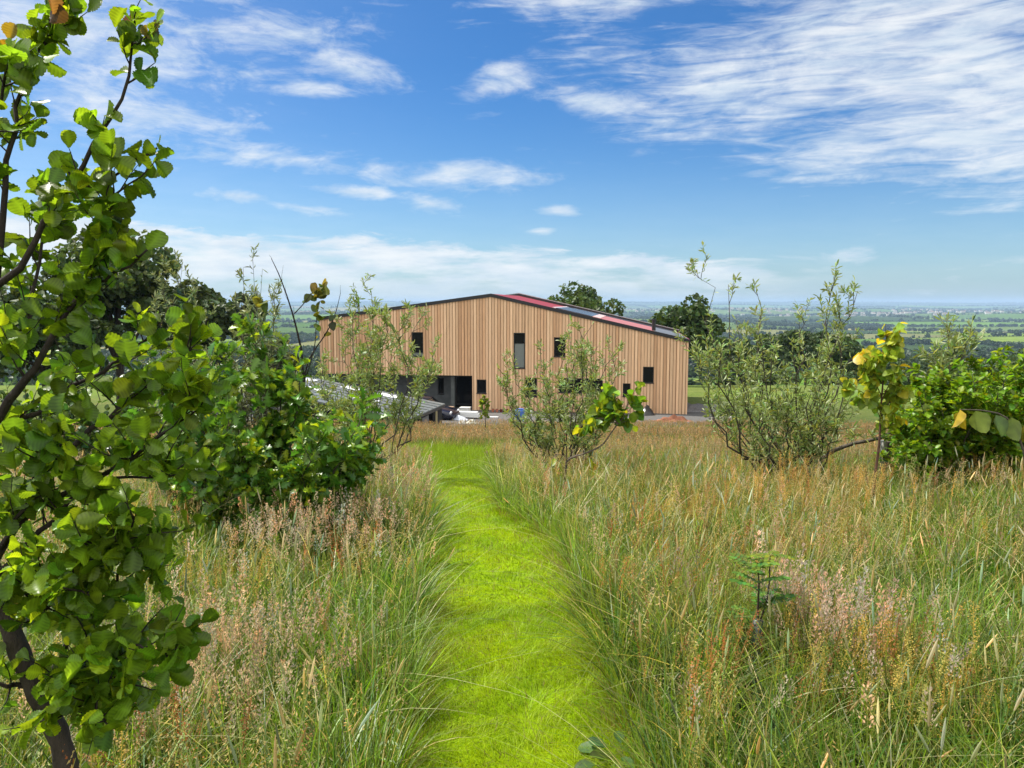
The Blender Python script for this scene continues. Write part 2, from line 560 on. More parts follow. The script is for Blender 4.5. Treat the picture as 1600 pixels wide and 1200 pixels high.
# ------------------------------------------------------------------ far farmland
def make_fields():
    acc = Acc(); woods = Acc()
    pal = np.array([[.08, .15, .02], [.10, .18, .025], [.12, .17, .04], [.17, .17, .07], [.22, .2, .09], [.07, .12, .025], [.14, .2, .03], [.09, .14, .03]])
    r = np.random.default_rng(11)
    # rows of fields get deeper with distance
    ys = [140.0]
    while ys[-1] < 15500: ys.append(ys[-1] + max(100, ys[-1] * .17) * r.uniform(.7, 1.3))
    trees_T, trees_s = [], []
    for k in range(len(ys) - 1):
        y0, y1 = ys[k], ys[k + 1]
        w = max(150, y0 * .21)
        xmax = y0 * 1.0 + 150
        xs = [-xmax]
        while xs[-1] < xmax: xs.append(xs[-1] + w * r.uniform(.6, 1.7))
        for i in range(len(xs) - 1):
            u = np.linspace(0, 1, 6); v = np.linspace(0, 1, 6)
            X = np.interp(u, [0, 1], [xs[i], xs[i + 1]])[None, :] + 0 * v[:, None]
            Y = y0 + (y1 - y0) * v[:, None] + 0 * X
            # skewed, wavy boundaries
            sk = .22 * math.sin(k * 1.7)
            X2 = X + (Y - y0) * sk
            Y2 = Y + np.sin(X / (w * 1.9) + 1.3) * (y1 - y0) * .22
            Z = ground(X2, Y2) + .3
            c = pal[r.integers(len(pal))] * r.uniform(.8, 1.15)
            if y0 > 9000: c = np.array([.05, .085, .03]) * r.uniform(.8, 1.4)
            if r.random() < (.16 if y0 > 500 else .05): c = np.array([.035, .06, .018])
            acc.add(np.stack([X2, Y2, Z], -1).reshape(-1, 3), grid_faces(6, 6), c)
            # hedgerow along the near edge and one side
            h = np.clip(6 + y0 * .0012, 6, 14)
            gap = h * .45
            if r.random() < .92:
                nx = max(3, int((xs[i + 1] - xs[i]) / gap)); q = r.uniform(0, 1, nx)
                hx = xs[i] + (xs[i + 1] - xs[i]) * q
                hy = y0 + np.sin(hx / (w * 1.9) + 1.3) * (y1 - y0) * .22
                big = r.random(nx) < r.choice([.1, .35, .8])
                trees_T.append(np.stack([hx, hy], 1)); trees_s.append(np.where(big, h * r.uniform(.7, 1.15, nx), h * .32 * r.uniform(.6, 1.2, nx)))
            if r.random() < .8:
                ny = max(3, int((y1 - y0) / gap)); q = r.uniform(0, 1, ny)
                yy = y0 + (y1 - y0) * q; hx = xs[i] + (y1 - y0) * q * sk
                hy = yy + np.sin(xs[i] / (w * 1.9) + 1.3) * (y1 - y0) * .22
                big = r.random(ny) < r.choice([.1, .4, .8])
                trees_T.append(np.stack([hx, hy], 1)); trees_s.append(np.where(big, h * r.uniform(.7, 1.15, ny), h * .32 * r.uniform(.6, 1.2, ny)))
            if r.random() < (.16 if y0 > 350 else .06):     # a wood over part of the field
                nw = int(min(160, (xs[i + 1] - xs[i]) * (y1 - y0) / (gap * gap) * .5))
                q, s_ = r.uniform(0, .9, nw), r.uniform(0, .6, nw)
                hx = xs[i] + (xs[i + 1] - xs[i]) * q + (y1 - y0) * s_ * sk
                hy = y0 + (y1 - y0) * s_ + np.sin((xs[i] + (xs[i + 1] - xs[i]) * q) / (w * 1.9) + 1.3) * (y1 - y0) * .22
                trees_T.append(np.stack([hx, hy], 1)); trees_s.append(h * r.uniform(.8, 1.25, nw))
    tag(acc.build('farmland', M_field, smooth=True), kind='structure')
    T = np.concatenate(trees_T); S = np.concatenate(trees_s)
    keep = (T[:, 1] > 190) & (np.abs(T[:, 0]) < T[:, 1] * .95 + 60)
    # nothing directly in the sight line to the two open fields seen at the right
    T, S = T[keep], S[keep]
    # crowns of leaf clumps: many for the nearer ones
    for lo, hi, nq, qs in ((0, 700, 110, .3), (700, 2500, 34, .5), (2500, 20000, 10, .9)):
        mk = (T[:, 1] >= lo) & (T[:, 1] < hi)
        t, s_ = T[mk], S[mk]
        n = len(t)
        if not n: continue
        base = np.stack([t[:, 0], t[:, 1], ground(t[:, 0], t[:, 1])], 1)
        d = rdir(n * nq, -.75, 1).reshape(n, nq, 3) * rng.uniform(.55, 1.0, (n, nq, 1))
        ctr = base[:, None, :] + d * (s_[:, None, None] * np.array([.55, .55, .5])) + np.array([0, 0, .5]) * s_[:, None, None]
        q = rng.uniform(.6, 1.2, (n, nq)) * qs * s_[:, None] * .5
        nrm = d + rdir(n * nq).reshape(n, nq, 3) * .5
        Mx = frames(rdir(n * nq), nrm.reshape(-1, 3)) * q.reshape(-1)[:, None, None]
        shade = np.array([[.030, .055, .014]]) * rng.uniform(.7, 1.4, (n, 1)) * np.array([1, 1, 1])
        cc = np.repeat(shade, nq, 0) * rng.uniform(.8, 1.25, (n * nq, 1))
        pv = np.array([[-1, -.7, 0], [.2, -1, .2], [1, .5, 0], [-.3, 1, -.15]])
        woods.scatter((pv, [np.array([[0, 1, 2, 3]])]), ctr.reshape(-1, 3), Mx, cc)
    tag(woods.build('distant_woodland', M_tree, smooth=False), 'dark hedgerows and small woods between the fields of the far valley', 'woodland', kind='stuff')
    # villages: pale specks far out
    ht = Acc(); r2 = np.random.default_rng(5)
    for (cx, cy_, n, sx, sy) in ((2100, 4300, 60, 420, 200), (1500, 5200, 50, 380, 200), (3300, 5600, 60, 500, 200), (700, 6200, 40, 500, 150), (-1500, 4200, 40, 500, 200), (2900, 3900, 30, 200, 120)):
        for _ in range(n):
            x = cx + r2.normal() * sx; y = cy_ + r2.normal() * sy; z = float(ground(x, y)) + 3
            w_, d_, h_ = r2.uniform(10, 26), r2.uniform(8, 12), r2.uniform(6, 9)
            c = np.array([.6, .58, .54]) * r2.uniform(.6, 1.1)
            v = np.array([[0, 0, 0], [w_, 0, 0], [w_, d_, 0], [0, d_, 0], [0, 0, h_], [w_, 0, h_], [w_, d_, h_], [0, d_, h_], [0, d_ / 2, h_ * 1.5], [w_, d_ / 2, h_ * 1.5]]) + [x, y, z]
            ht.add(v, [np.array([[0, 1, 5, 4], [1, 2, 6, 5], [2, 3, 7, 6], [3, 0, 4, 7]]), np.array([[4, 7, 8], [5, 9, 6]])], c)
            ht.add(v[4:], [np.array([[0, 1, 5, 4], [2, 3, 4, 5]])], np.array([.2, .14, .12]) * r2.uniform(.6, 1.4))
    tag(ht.build('distant_village', M_block, smooth=False), 'tiny pale houses of villages scattered across the far valley', 'village', kind='stuff')


make_fields()

# ------------------------------------------------------------------ the timber house
HA = math.radians(9)
HU = np.array([math.cos(HA), -math.sin(HA), 0]); HV = np.array([math.sin(HA), math.cos(HA), 0]); UP = np.array([0, 0, 1.])
HP0 = P(768, 600, 50); HP0[2] = 0


def fac(px, py, back=0.0):
    """(s, z) on the house front (or on a plane BACK metres behind it)"""
    d = ray(px, py); o = np.array([0, 0, EYE]); p0 = HP0 + HV * back
    t = ((p0 - o) @ HV) / (d @ HV)
    q = o + d * t
    return float((q - p0) @ HU), float(q[2])


def H(s, v, z): return HP0 + HU * s + HV * v + UP * z


def make_house():
    base = fac(900, 643)[1] - .05
    sL, zL = fac(499, 500); sM, zM = 0.0, fac(768, 463)[1]; sR, zR = fac(1076, 535)
    DEPTH = 12.0
    def top(s): return np.interp(s, [sL, sM, sR], [zL, zM, zR])
    root = thing('timber_house', H(0, 0, base), 'large house clad in vertical larch boards with an uneven gable and red and grey roof', 'house')
    def rect(x0, y0, x1, y1):
        a, b = fac(x0, (y0 + y1) / 2), fac(x1, (y0 + y1) / 2); c = fac((x0 + x1) / 2, y0)[1]; d = fac((x0 + x1) / 2, y1)[1]
        return [a[0], b[0], d, c]
    wins = {'w1': rect(643.5, 519, 661.5, 557), 'w2': rect(802.5, 520, 820.5, 575.5), 'w3': rect(865.5, 527, 883.5, 557.5), 'w4': rect(1004.5, 573, 1021.5, 598.5),
            'w5': rect(973, 599, 985, 619.5), 'w6': rect(745, 593, 760, 614.5), 'w7': rect(821, 590, 839, 620), 'w8': rect(873, 591, 942, 614)}
    rec = [sL - 1, fac(738, 600)[0], base - 1, fac(700, 586.5)[1]]
    ops = list(wins.values()) + [rec]
    r = np.random.default_rng(3)
    cuts = sorted({round(q, 4) for o in ops for q in o[:2]} | {sL, sM, sR})
    pal = np.array([[.73, .475, .285], [.68, .42, .245], [.78, .525, .325], [.61, .365, .205], [.75, .49, .30]])
    cl = Acc()
    def board(s0, s1, v0, v1, c):
        edges = [s0] + [q for q in cuts if s0 + .004 < q < s1 - .004] + [s1]
        for a, b in zip(edges[:-1], edges[1:]):
            if b <= sL or a >= sR: continue
            m = (a + b) / 2
            iv = [(base, None)]
            for o in sorted([o for o in ops if o[0] < m < o[1]], key=lambda q: q[2]):
                z0, z1 = iv.pop()
                if o[2] > z0: iv.append((z0, o[2]))
                iv.append((o[3], None))
            for z0, z1 in iv:
                ta, tb = (top(a), top(b)) if z1 is None else (z1, z1)
                v = [H(a, v0, z0), H(b, v0, z0), H(b, v1, z0), H(a, v1, z0), H(a, v0, ta), H(b, v0, tb), H(b, v1, tb), H(a, v1, ta)]
                cl.add(v, BOXF, c)
    s = sL
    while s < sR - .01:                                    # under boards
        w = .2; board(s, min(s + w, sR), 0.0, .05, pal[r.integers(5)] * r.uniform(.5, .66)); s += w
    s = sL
    while s < sR - .02:                                    # top boards, with gaps between them
        w = r.choice([.138, .148, .156]); j = r.uniform(0, .015)
        board(s + j, min(s + j + w, sR), -.026 - r.uniform(0, .012), 0.0, pal[r.integers(5)] * r.uniform(.85, 1.12)); s += .2
    # side and rear walls
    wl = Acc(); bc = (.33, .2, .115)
    def wallbox(s0, s1, v0, v1, z0, zf):
        v = [H(s0, v0, z0), H(s1, v0, z0), H(s1, v1, z0), H(s0, v1, z0), H(s0, v0, zf(s0)), H(s1, v0, zf(s1)), H(s1, v1, zf(s1)), H(s0, v1, zf(s0))]
        wl.add(v, BOXF, bc)
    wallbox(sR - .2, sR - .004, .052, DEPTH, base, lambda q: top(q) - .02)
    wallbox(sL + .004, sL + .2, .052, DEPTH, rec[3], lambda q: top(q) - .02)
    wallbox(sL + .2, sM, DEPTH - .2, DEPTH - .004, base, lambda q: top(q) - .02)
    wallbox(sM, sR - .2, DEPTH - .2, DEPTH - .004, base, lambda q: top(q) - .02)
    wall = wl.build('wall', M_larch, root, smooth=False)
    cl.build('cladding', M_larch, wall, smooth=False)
    # recessed ground floor at the left: grey wall, soffit, post, glazed doors, slim window
    rd = 1.7
    gw = Acc(); g = (.11, .12, .125)
    wz = rec[3]
    def hb(acc, s0, s1, v0, v1, z0, z1, c):
        box(acc, H(s0, v0, z0), HU * (s1 - s0), HV * (v1 - v0), UP * (z1 - z0), c)
    da, db = fac(711, 600, rd)[0], fac(741, 600, rd)[0]
    wa, wb = fac(684, 600, rd)[0], fac(694, 600, rd)[0]
    wz0, wz1 = fac(690, 616, rd)[1], fac(690, 590, rd)[1]
    hb(gw, sL + .3, wa, rd, rd + .2, base, wz, g)
    hb(gw, wa, wb, rd, rd + .2, base, wz0, g); hb(gw, wa, wb, rd, rd + .2, wz1, wz, g)
    hb(gw, wb, da, rd, rd + .2, base, wz, g)
    hb(gw, rec[1] + .06, rec[1] + .2, .06, rd + .2, base, wz, (.3, .19, .11))
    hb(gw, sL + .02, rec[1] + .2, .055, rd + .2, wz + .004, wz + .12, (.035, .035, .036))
    hb(gw, sL + .3, sL + .5, rd + .2, DEPTH - .21, base, wz, g)
    gw.build('ground_floor_wall', M_block, root, smooth=False)
    def window(rc, v, frost=None, name='window', fw=.055):
        s0, s1, z0, z1 = rc
        fr = Acc(); c = (.012, .012, .013)
        hb(fr, s0 + .004, s0 + fw, v, v + .1, z0 + .004, z1 - .004, c); hb(fr, s1 - fw, s1 - .004, v, v + .1, z0 + .004, z1 - .004, c)
        hb(fr, s0 + fw, s1 - fw, v, v + .1, z1 - fw, z1 - .004, c); hb(fr, s0 + fw, s1 - fw, v, v + .1, z0 + .004, z0 + fw, c)
        hb(fr, s0 - .02, s1 + .02, v - .09, v - .004, z0 - .03, z0 + .02, (.02, .02, .021))
        f = fr.build(name, M_frame, root, smooth=False)
        zs = z1 - fw if frost is None else z0 + (z1 - z0) * frost
        p = Acc(); hb(p, s0 + fw, s1 - fw, v + .05, v + .07, z0 + fw if frost is None else zs + .012, z1 - fw, (.01, .01, .01))
        p.build('pane', M_glass, f, smooth=False)
        if frost is not None:
            q = Acc(); hb(q, s0 + fw, s1 - fw, v + .05, v + .07, z0 + fw, zs - .012, (.3, .3, .3))
            tag(q.build('pane', M_frost, f, smooth=False), 'grey blanked lower pane of the tall window')
            b = Acc(); hb(b, s0 + fw, s1 - fw, v + .02, v + .08, zs - .012, zs + .012, c); b.build('transom', M_frame, f, smooth=False)
    for k, rc in wins.items():
        window(rc, .02, frost=.70 if k == 'w2' else (.16 if k == 'w1' else None))
    window([wa, wb, wz0, wz1], rd + .03)
    window([da, db, base + .12, wz - .15], rd + .03, name='patio_door', fw=.09)
    ps = Acc(); hb(ps, fac(704.5, 600, .3)[0], fac(710, 600, .3)[0], .3, .5, base, wz, (.10, .11, .11)); ps.build('post', M_block, root, smooth=False)
    # roof slabs
    def slab(name, s0, s1, v0, v1, lift, th, mt, c):
        a = Acc()
        v = [H(s0, v0, top(s0) + lift), H(s1, v0, top(s1) + lift), H(s1, v1, top(s1) + lift), H(s0, v1, top(s0) + lift)]
        v += [q + UP * th for q in v]
        a.add(v, BOXF, c)
        return a.build(name, mt, root, smooth=False)
    roofL = slab('roof', sL - .15, sM, -.02, DEPTH + .1, .0, .16, M_metal, (.05, .052, .058))
    roofR = slab('roof', sM, sR + .12, -.02, DEPTH + .1, .0, .16, M_red, (.24, .024, .027))
    tag(roofR, 'right roof slope of red membrane')
    for nm, a, b in (('fascia', sL - .15, sM), ('fascia', sM, sR + .12)):
        slab(nm, a, b, -.1, -.022, -.03, .21, M_frame, (.016, .016, .018))
        slab(nm, a, b, DEPTH + .1, DEPTH + .16, -.14, .48, M_frame, (.02, .02, .022))
        slab('verge_cap', a, b, DEPTH + .08, DEPTH + .18, .345, .05, M_metal, (.4, .41, .42))
    def patch(name, f0, f1, v0, v1, c, mt, lift=.165, th=.06):
        L = sR - sM
        return slab(name, sM + f0 * L, sM + f1 * L, v0, v1, lift, th, mt, c)
    patch('solar_panel', .33, .52, .5, 9.5, (.05, .06, .075), M_panel, .18, .05)
    patch('roof_batten', .315, .33, .3, 10.5, (.6, .5, .5), M_red)
    patch('roof_batten', .52, .56, .3, 10.5, (.55, .38, .36), M_red)
    patch('solar_panel', .36, .97, 10.2, 11.4, (.05, .06, .075), M_panel, .18, .05)
    patch('roof_membrane', .56, .83, .3, 10, (.36, .13, .125), M_red, .165, .03)
    patch('roof_sheet', .83, 1.0, .3, 10, (.16, .165, .17), M_metal, .165, .04)
    # flue
    fs = fac(1022, 520)[0]
    fl = Acc(); zt = float(top(fs))
    tube(fl, [H(fs, 1.0, zt + .1), H(fs, 1.0, zt + .84)], .125, (.014, .014, .015), 12)
    tube(fl, [H(fs, 1.0, zt + .845), H(fs, 1.0, zt + .93)], .16, (.014, .014, .015), 12)
    fo = fl.build('flue', M_frame, root, smooth=False)
    ff = Acc(); tube(ff, [H(fs, 1.0, zt + .12), H(fs, 1.0, zt + .2)], [.24, .15], (.4, .4, .42), 12); ff.build('flashing', M_metal, fo, smooth=False)
    return base, sL, sR


HBASE, HSL, HSR = make_house()


# ------------------------------------------------------------------ low shed with its sloping metal roof
def make_shed():
    A = P(695, 632, 42.7); B = P(634, 661, 36.5); B[2] = A[2] - .02
    C = P(478, 589, 46.5); D = C + (B - A)
    B2 = B; ad = (C - A)
    root = thing('low_shed', (A + B) / 2 * np.array([1, 1, 0]) + [0, 0, float(ground(*((A + B) / 2)[:2]))], 'low dark timber shed with a grey sloping sheet metal roof below the house', 'shed')
    n = np.cross(B - A, C - A); n /= np.linalg.norm(n)
    if n[2] < 0: n = -n
    a = Acc()
    # standing-seam sheets: panels along the fall, with raised seams
    nb = 9; eb = (B - A) / nb
    for i in range(nb):
        box(a, A + eb * i, eb * .985, ad, n * .05, np.array([.17, .19, .19]) * rng.uniform(.92, 1.08))
        box(a, A + eb * (i + .985) - n * .0, eb * .015, ad, n * .085, (.12, .135, .135))
    roof = a.build('roof', M_metal, root, smooth=False)
    # pale rooflights let into the sheets
    def rl(u0, u1, w0, w1):
        q = Acc(); box(q, A + (B - A) * u0 + ad * w0 + n * .075, (B - A) * (u1 - u0), ad * (w1 - w0), n * .03, (.75, .78, .8))
        q.build('rooflight', M_plastic, roof, smooth=False)
    rl(.12, .24, .27, .40); rl(.12, .24, .52, .66); rl(.48, .60, .30, .45); rl(.48, .60, .60, .8); rl(.12, .24, .86, .98)
    bg = Acc(); e = (B - A) / np.linalg.norm(B - A)
    box(bg, A - n * .16 - e * .1, (B - A) + e * .2, ad * .01, n * .15, (.02, .02, .02))
    bg.build('fascia', M_frame, root, smooth=False)
    w = Acc(); out = np.cross(e, UP); gz = min(A[2], B[2]) - 3.0
    def wl(t0, t1, c, off=.0, z0=None, z1=None):
        p = A + (B - A) * t0 + ad * .02; zt = (p[2] - .12) if z1 is None else z1
        zb = zt - 2.1 if z0 is None else z0
        box(w, [p[0], p[1], zb], (B - A) * (t1 - t0), -out * .08 * np.sign(out[0]) + 0 * e, UP * (zt - zb), c)
    inn = ad / np.linalg.norm(ad)
    for k in range(24):
        t0, t1 = k / 24, (k + 1) / 24
        if .22 < t0 < .37: continue
        wl(t0, t1 - .003, np.array([.022, .022, .022]) * rng.uniform(.7, 1.5))
    bw = Acc()
    for t in (0, 1):
        p = A + (B - A) * t + ad * .02
        box(bw, [p[0], p[1], p[2] - 2.3], ad * .96 * np.array([1, 1, 0]), e * (.08 if t == 0 else -.08), UP * 2.1, (.022, .022, .022))
    w.V += bw.V; w.C += bw.C; w.Fc += [f + w.n for f in bw.Fc]; w.n += bw.n
    w.build('wall', M_dark, root, smooth=False)
    pn = Acc(); p = A + (B - A) * .42 + ad * .015 + np.array([.03, 0, 0])
    box(pn, [p[0], p[1], p[2] - 2.0], (B - A) * .16, np.array([.03, 0, 0]), UP * 1.75, (.16, .17, .17)); pn.build('door', M_metal, root, smooth=False)
    ps = Acc(); p = A + (B - A) * .225 + ad * .012 + np.array([.04, 0, 0])
    box(ps, [p[0], p[1], p[2] - 2.1], (B - A) * .012, np.array([.08, 0, 0]), UP * 1.9, (.42, .36, .2)); ps.build('post', M_dark, root, smooth=False)


make_shed()


# ------------------------------------------------------------------ things in the yard
def make_car():
    p = P(714, 662, 45.4); gz = float(ground(p[0], p[1])) - .12
    root = thing('parked_car', (p[0] - 1.95, p[1] + .35, gz), 'dark blue hatchback car parked beside the low shed', 'car', rz=math.radians(-18))
    rz = np.array([[math.cos(-.314), -math.sin(-.314), 0], [math.sin(-.314), math.cos(-.314), 0], [0, 0, 1]])
    def loft(secs, mt, name, c, par=root):
        a = Acc(); secs = np.array(secs); k = secs.shape[1]
        a.add(secs.reshape(-1, 3), [np.concatenate([np.stack([np.arange(k) + i * k, (np.arange(k) + 1) % k + i * k, (np.arange(k) + 1) % k + (i + 1) * k, np.arange(k) + (i + 1) * k], 1) for i in range(len(secs) - 1)]),
                                        np.array([np.arange(k)[::-1]]), np.array([np.arange(k) + (len(secs) - 1) * k])], c)
        a.V = [v for v in a.V]
        o = a.build(name, mt, None, smooth=True); o.parent = par
        return o
    def sec(x, w, z0, z1, r=.12):
        return [(x, -w, z0 + r), (x, -w + r, z0), (x, w - r, z0), (x, w, z0 + r), (x, w, z1 - r), (x, w - r * 1.3, z1), (x, -w + r * 1.3, z1), (x, -w, z1 - r)]
    body = loft([sec(-2.0, .7, .38, .82), sec(-1.85, .82, .25, .92), sec(-1.0, .88, .2, .95), sec(.2, .89, .2, .93), sec(1.2, .87, .2, .86), sec(1.8, .8, .24, .74), sec(2.02, .66, .34, .6)], M_paint, 'body', (.012, .014, .03))
    cab = loft([sec(-1.9, .66, .88, .94, .03), sec(-1.45, .68, .88, 1.38, .1), sec(-.3, .69, .88, 1.46, .12), sec(.35, .67, .88, 1.36, .1), sec(1.05, .66, .84, .9, .03)], M_glass, 'windows', (.02, .02, .02))
    loft([sec(-1.5, .62, 1.36, 1.42, .03), sec(-.3, .64, 1.43, 1.5, .03), sec(.3, .62, 1.35, 1.41, .03)], M_paint, 'roof', (.012, .014, .03))
    for x in (-1.25, 1.28):
        for y in (-.8, .8):
            w = Acc(); tube(w, [(x, y - .11, .32), (x, y + .11, .32)], .32, (.015, .015, .015), 20)
            o = w.build('wheel', M_frame, None, smooth=False); o.parent = root
            q = Acc(); s = np.sign(y); tube(q, [(x, y + s * .112, .32), (x, y + s * .125, .32)], .2, (.4, .4, .42), 14)
            o2 = q.build('rim', M_metal, None, smooth=False); o2.parent = o
    for y in (-.58, .58):
        l = Acc(); tube(l, [(1.9, y, .62), (1.97, y, .6)], [.14, .1], (.7, .72, .75), 10)
        o = l.build('headlight', M_plastic, None, smooth=True); o.parent = root


make_car()


def yard_at(px, py, Y):
    p = P(px, py, Y); return np.array([p[0], p[1], float(ground(p[0], p[1])) + .03])


def rough_box(acc, o, ex, ey, ez, col, r=.02):
    """a box with chamfered, slightly uneven edges"""
    o, ex, ey, ez = map(lambda q: np.asarray(q, float), (o, ex, ey, ez))
    n = 4
    g = np.linspace(0, 1, n); g = np.array([0, .06, .94, 1.])
    pts = []
    for a in g:
        for b in g:
            for c in g:
                k = sum(q in (0, 1.) for q in (a, b, c))
                sh = {0: 0, 1: 0, 2: .35, 3: .5}[k]
                f = lambda q: q + (.06 * sh if q == 0 else (-.06 * sh if q == 1 else 0))
                pts.append(o + ex * f(a) + ey * f(b) + ez * f(c) + rng.normal(0, r * .15, 3))
    idx = lambda i, j, k: (i * n + j) * n + k
    fs = []
    for i in range(3):
        for j in range(3):
            fs += [[idx(0, i, j), idx(0, i, j + 1), idx(0, i + 1, j + 1), idx(0, i + 1, j)], [idx(3, i, j), idx(3, i + 1, j), idx(3, i + 1, j + 1), idx(3, i, j + 1)],
                   [idx(i, 0, j), idx(i + 1, 0, j), idx(i + 1, 0, j + 1), idx(i, 0, j + 1)], [idx(i, 3, j), idx(i, 3, j + 1), idx(i + 1, 3, j + 1), idx(i + 1, 3, j)],
                   [idx(i, j, 0), idx(i, j + 1, 0), idx(i + 1, j + 1, 0), idx(i + 1, j, 0)], [idx(i, j, 3), idx(i + 1, j, 3), idx(i + 1, j + 1, 3), idx(i, j + 1, 3)]]
    acc.add(pts, [np.array(fs)], col)


def make_yard_things():
    # white crate
    p = yard_at(718, 645, 48.0)
    t = thing('storage_crate', p, 'white plastic crate standing in front of the patio door', 'crate')
    a = Acc(); rough_box(a, p, HU * .62, HV * .5, UP * .36, (.62, .63, .6)); a.build('box', M_plastic, t, smooth=False)
    a = Acc(); rough_box(a, p + UP * .365 - HU * .02 - HV * .02, HU * .66, HV * .54, UP * .05, (.66, .66, .63)); a.build('lid', M_plastic, t, smooth=False)
    # long wrapped packs
    p = yard_at(703, 653, 46.3)
    a = Acc(); rough_box(a, p, HU * 1.75, HV * .5, UP * .24, (.72, .73, .73)); o = a.build('wrapped_panel_pack', M_plastic, None, smooth=False)
    tag(o, 'long white wrapped pack of panels lying on the gravel, nearest the shed', 'building material')
    a = Acc(); rough_box(a, p + HU * .05 + UP * .245 + HV * .02, HU * 1.62, HV * .44, UP * .09, (.78, .79, .79)); o = a.build('white_board', M_plastic, None, smooth=False)
    tag(o, 'thin white board lying on top of the long wrapped pack', 'building material')
    # stack of boards on the cream slab by the shed corner
    p = yard_at(690, 641, 47.5)
    a = Acc(); rough_box(a, p, HU * .78, HV * .6, UP * .3, (.62, .56, .44)); tag(a.build('insulation_slab', M_plastic, None, smooth=False), 'cream slab of insulation lying behind the shed corner', 'building material')
    a = Acc(); rough_box(a, p + HU * .2 + HV * .05 + UP * .305, HU * .5, HV * .45, UP * .16, (.3, .2, .13)); tag(a.build('board_offcut', M_dark, None, smooth=False), 'brown board offcut lying on the cream insulation slab', 'building material')
    # crumpled sheet near the car
    p = yard_at(716, 658, 45.2)
    def lump(name, p, size, col, mt, label, cat, n=9, amp=.35, seed=1):
        r = np.random.default_rng(seed); a = Acc()
        u = np.linspace(0, 1, n); U, V = np.meshgrid(u, u)
        R = np.sqrt((2 * U - 1) ** 2 + (2 * V - 1) ** 2)
        Z = np.clip(1 - R ** 2, -.05, 1) ** .8 if False else np.maximum(0, 1 - R ** 1.6)
        Z = Z * (1 - amp + 2 * amp * r.random((n, n)))
        pts = np.stack([(U - .5) * size[0] + r.normal(0, .02, (n, n)) * size[0], (V - .5) * size[1] + r.normal(0, .02, (n, n)) * size[1], Z * size[2]], -1).reshape(-1, 3) + p
        a.add(pts, grid_faces(n, n), np.asarray(col) * r.uniform(.75, 1.2, (n * n, 1)))
        o = a.build(name, mt, None, smooth=(amp < .5 and size[0] > 1.0))
        return tag(o, label, cat)
    lump('plastic_sheet', p, (1.1, .7, .24), (.55, .6, .68), M_plastic, 'crumpled white and blue plastic sheet beside the parked car', 'sheet', seed=2)
    lump('rubble_heap', yard_at(722, 662, 42.6), (.5, .4, .18), (.55, .54, .5), M_stone, 'small pale heap of rubble at the meadow edge near the car', 'rubble', seed=3)
    lump('rubble_heap', yard_at(737, 661, 42.6), (.75, .5, .2), (.6, .58, .5), M_stone, 'wider pale heap of rubble left of the small sapling by the yard', 'rubble', seed=4)
    lump('black_tarpaulin', yard_at(1010, 646, 47.2), (1.15, .9, .55), (.016, .015, .014), M_plastic, 'crumpled black tarpaulin heap against the house wall', 'tarpaulin', seed=5)
    lump('spoil_heap', yard_at(1100, 643, 50), (3.0, 1.6, .45), (.2, .195, .2), M_gravel, 'grey heap of gravel beside the right corner of the house', 'gravel heap', seed=6)
    lump('brick_rubble', yard_at(1052, 648, 43.5), (2.2, .7, .25), (.34, .15, .09), M_stone, 'orange brick rubble lying along the yard edge by the house', 'rubble', seed=8, amp=.8)
    # thin white board near the pots
    p = yard_at(764, 651, 46.8)
    a = Acc(); rough_box(a, p, HU * .55, HV * .3, UP * .05, (.7, .7, .7)); tag(a.build('white_board', M_plastic, None, smooth=False), 'small white board lying in front of the terracotta pots', 'building material')
    # terracotta pots along the wall
    def pot(px, Y, rr, h, col, label, group=None):
        p = yard_at(px, 645, Y)
        t = thing('plant_pot', p, label, 'pot', group)
        a = Acc()
        tube(a, [p, p + UP * h * .8], [rr * .72, rr], col, 14); a.build('body', M_stone, t, smooth=False)
        b = Acc(); tube(b, [p + UP * h * .8, p + UP * h], [rr * 1.14, rr * 1.14], col, 14); b.build('rim', M_stone, t, smooth=False)
        c = Acc(); tube(c, [p + UP * (h + .001), p + UP * (h + .012)], rr * .9, (.03, .022, .015), 12); c.build('soil', M_stone, t, smooth=False)
    pot(770, 49.0, .09, .2, (.5, .17, .1), 'left pink terracotta pot of the bright pair below the gable')
    pot(776.5, 48.9, .09, .2, (.5, .18, .11), 'right pink terracotta pot of the bright pair below the gable')
    for px, l in ((783, 'dark red pot next to the bright terracotta pair'), (788, 'dark red pot in the middle of the row by the wall'), (793, 'dark red pot at the far end of the row by the wall')):
        pot(px, 48.9, .085, .17, (.16, .03, .025), l, 'dark red pots by the wall')
    # small dark shrub by the wall
    # blue and white barrel-like sign board propped in the yard
    p = yard_at(812.5, 660, 40.3)
    t = thing('water_barrel', p, 'blue barrel with a white wrapped side standing at the meadow edge', 'barrel')
    a = Acc(); tube(a, curve([p, p + UP * .05, p + UP * .45, p + UP * .82, p + UP * .9], 12), [.2, .25, .26, .27, .27, .27, .27, .27, .26, .26, .25, .18], (.05, .13, .42), 18); a.build('body', M_plastic, t)
    a = Acc(); tube(a, [p + UP * .9, p + UP * .95], .2, (.05, .13, .42), 16); a.build('lid', M_plastic, t, smooth=False)
    p = yard_at(819, 660, 40.2)
    a = Acc(); rough_box(a, p + np.array([-.03, 0, 0]), HU * .42, HV * .5, UP * .86, (.72, .72, .7)); tag(a.build('bulk_bag', M_plastic, None, smooth=False), 'white bulk bag standing next to the blue barrel', 'bag')
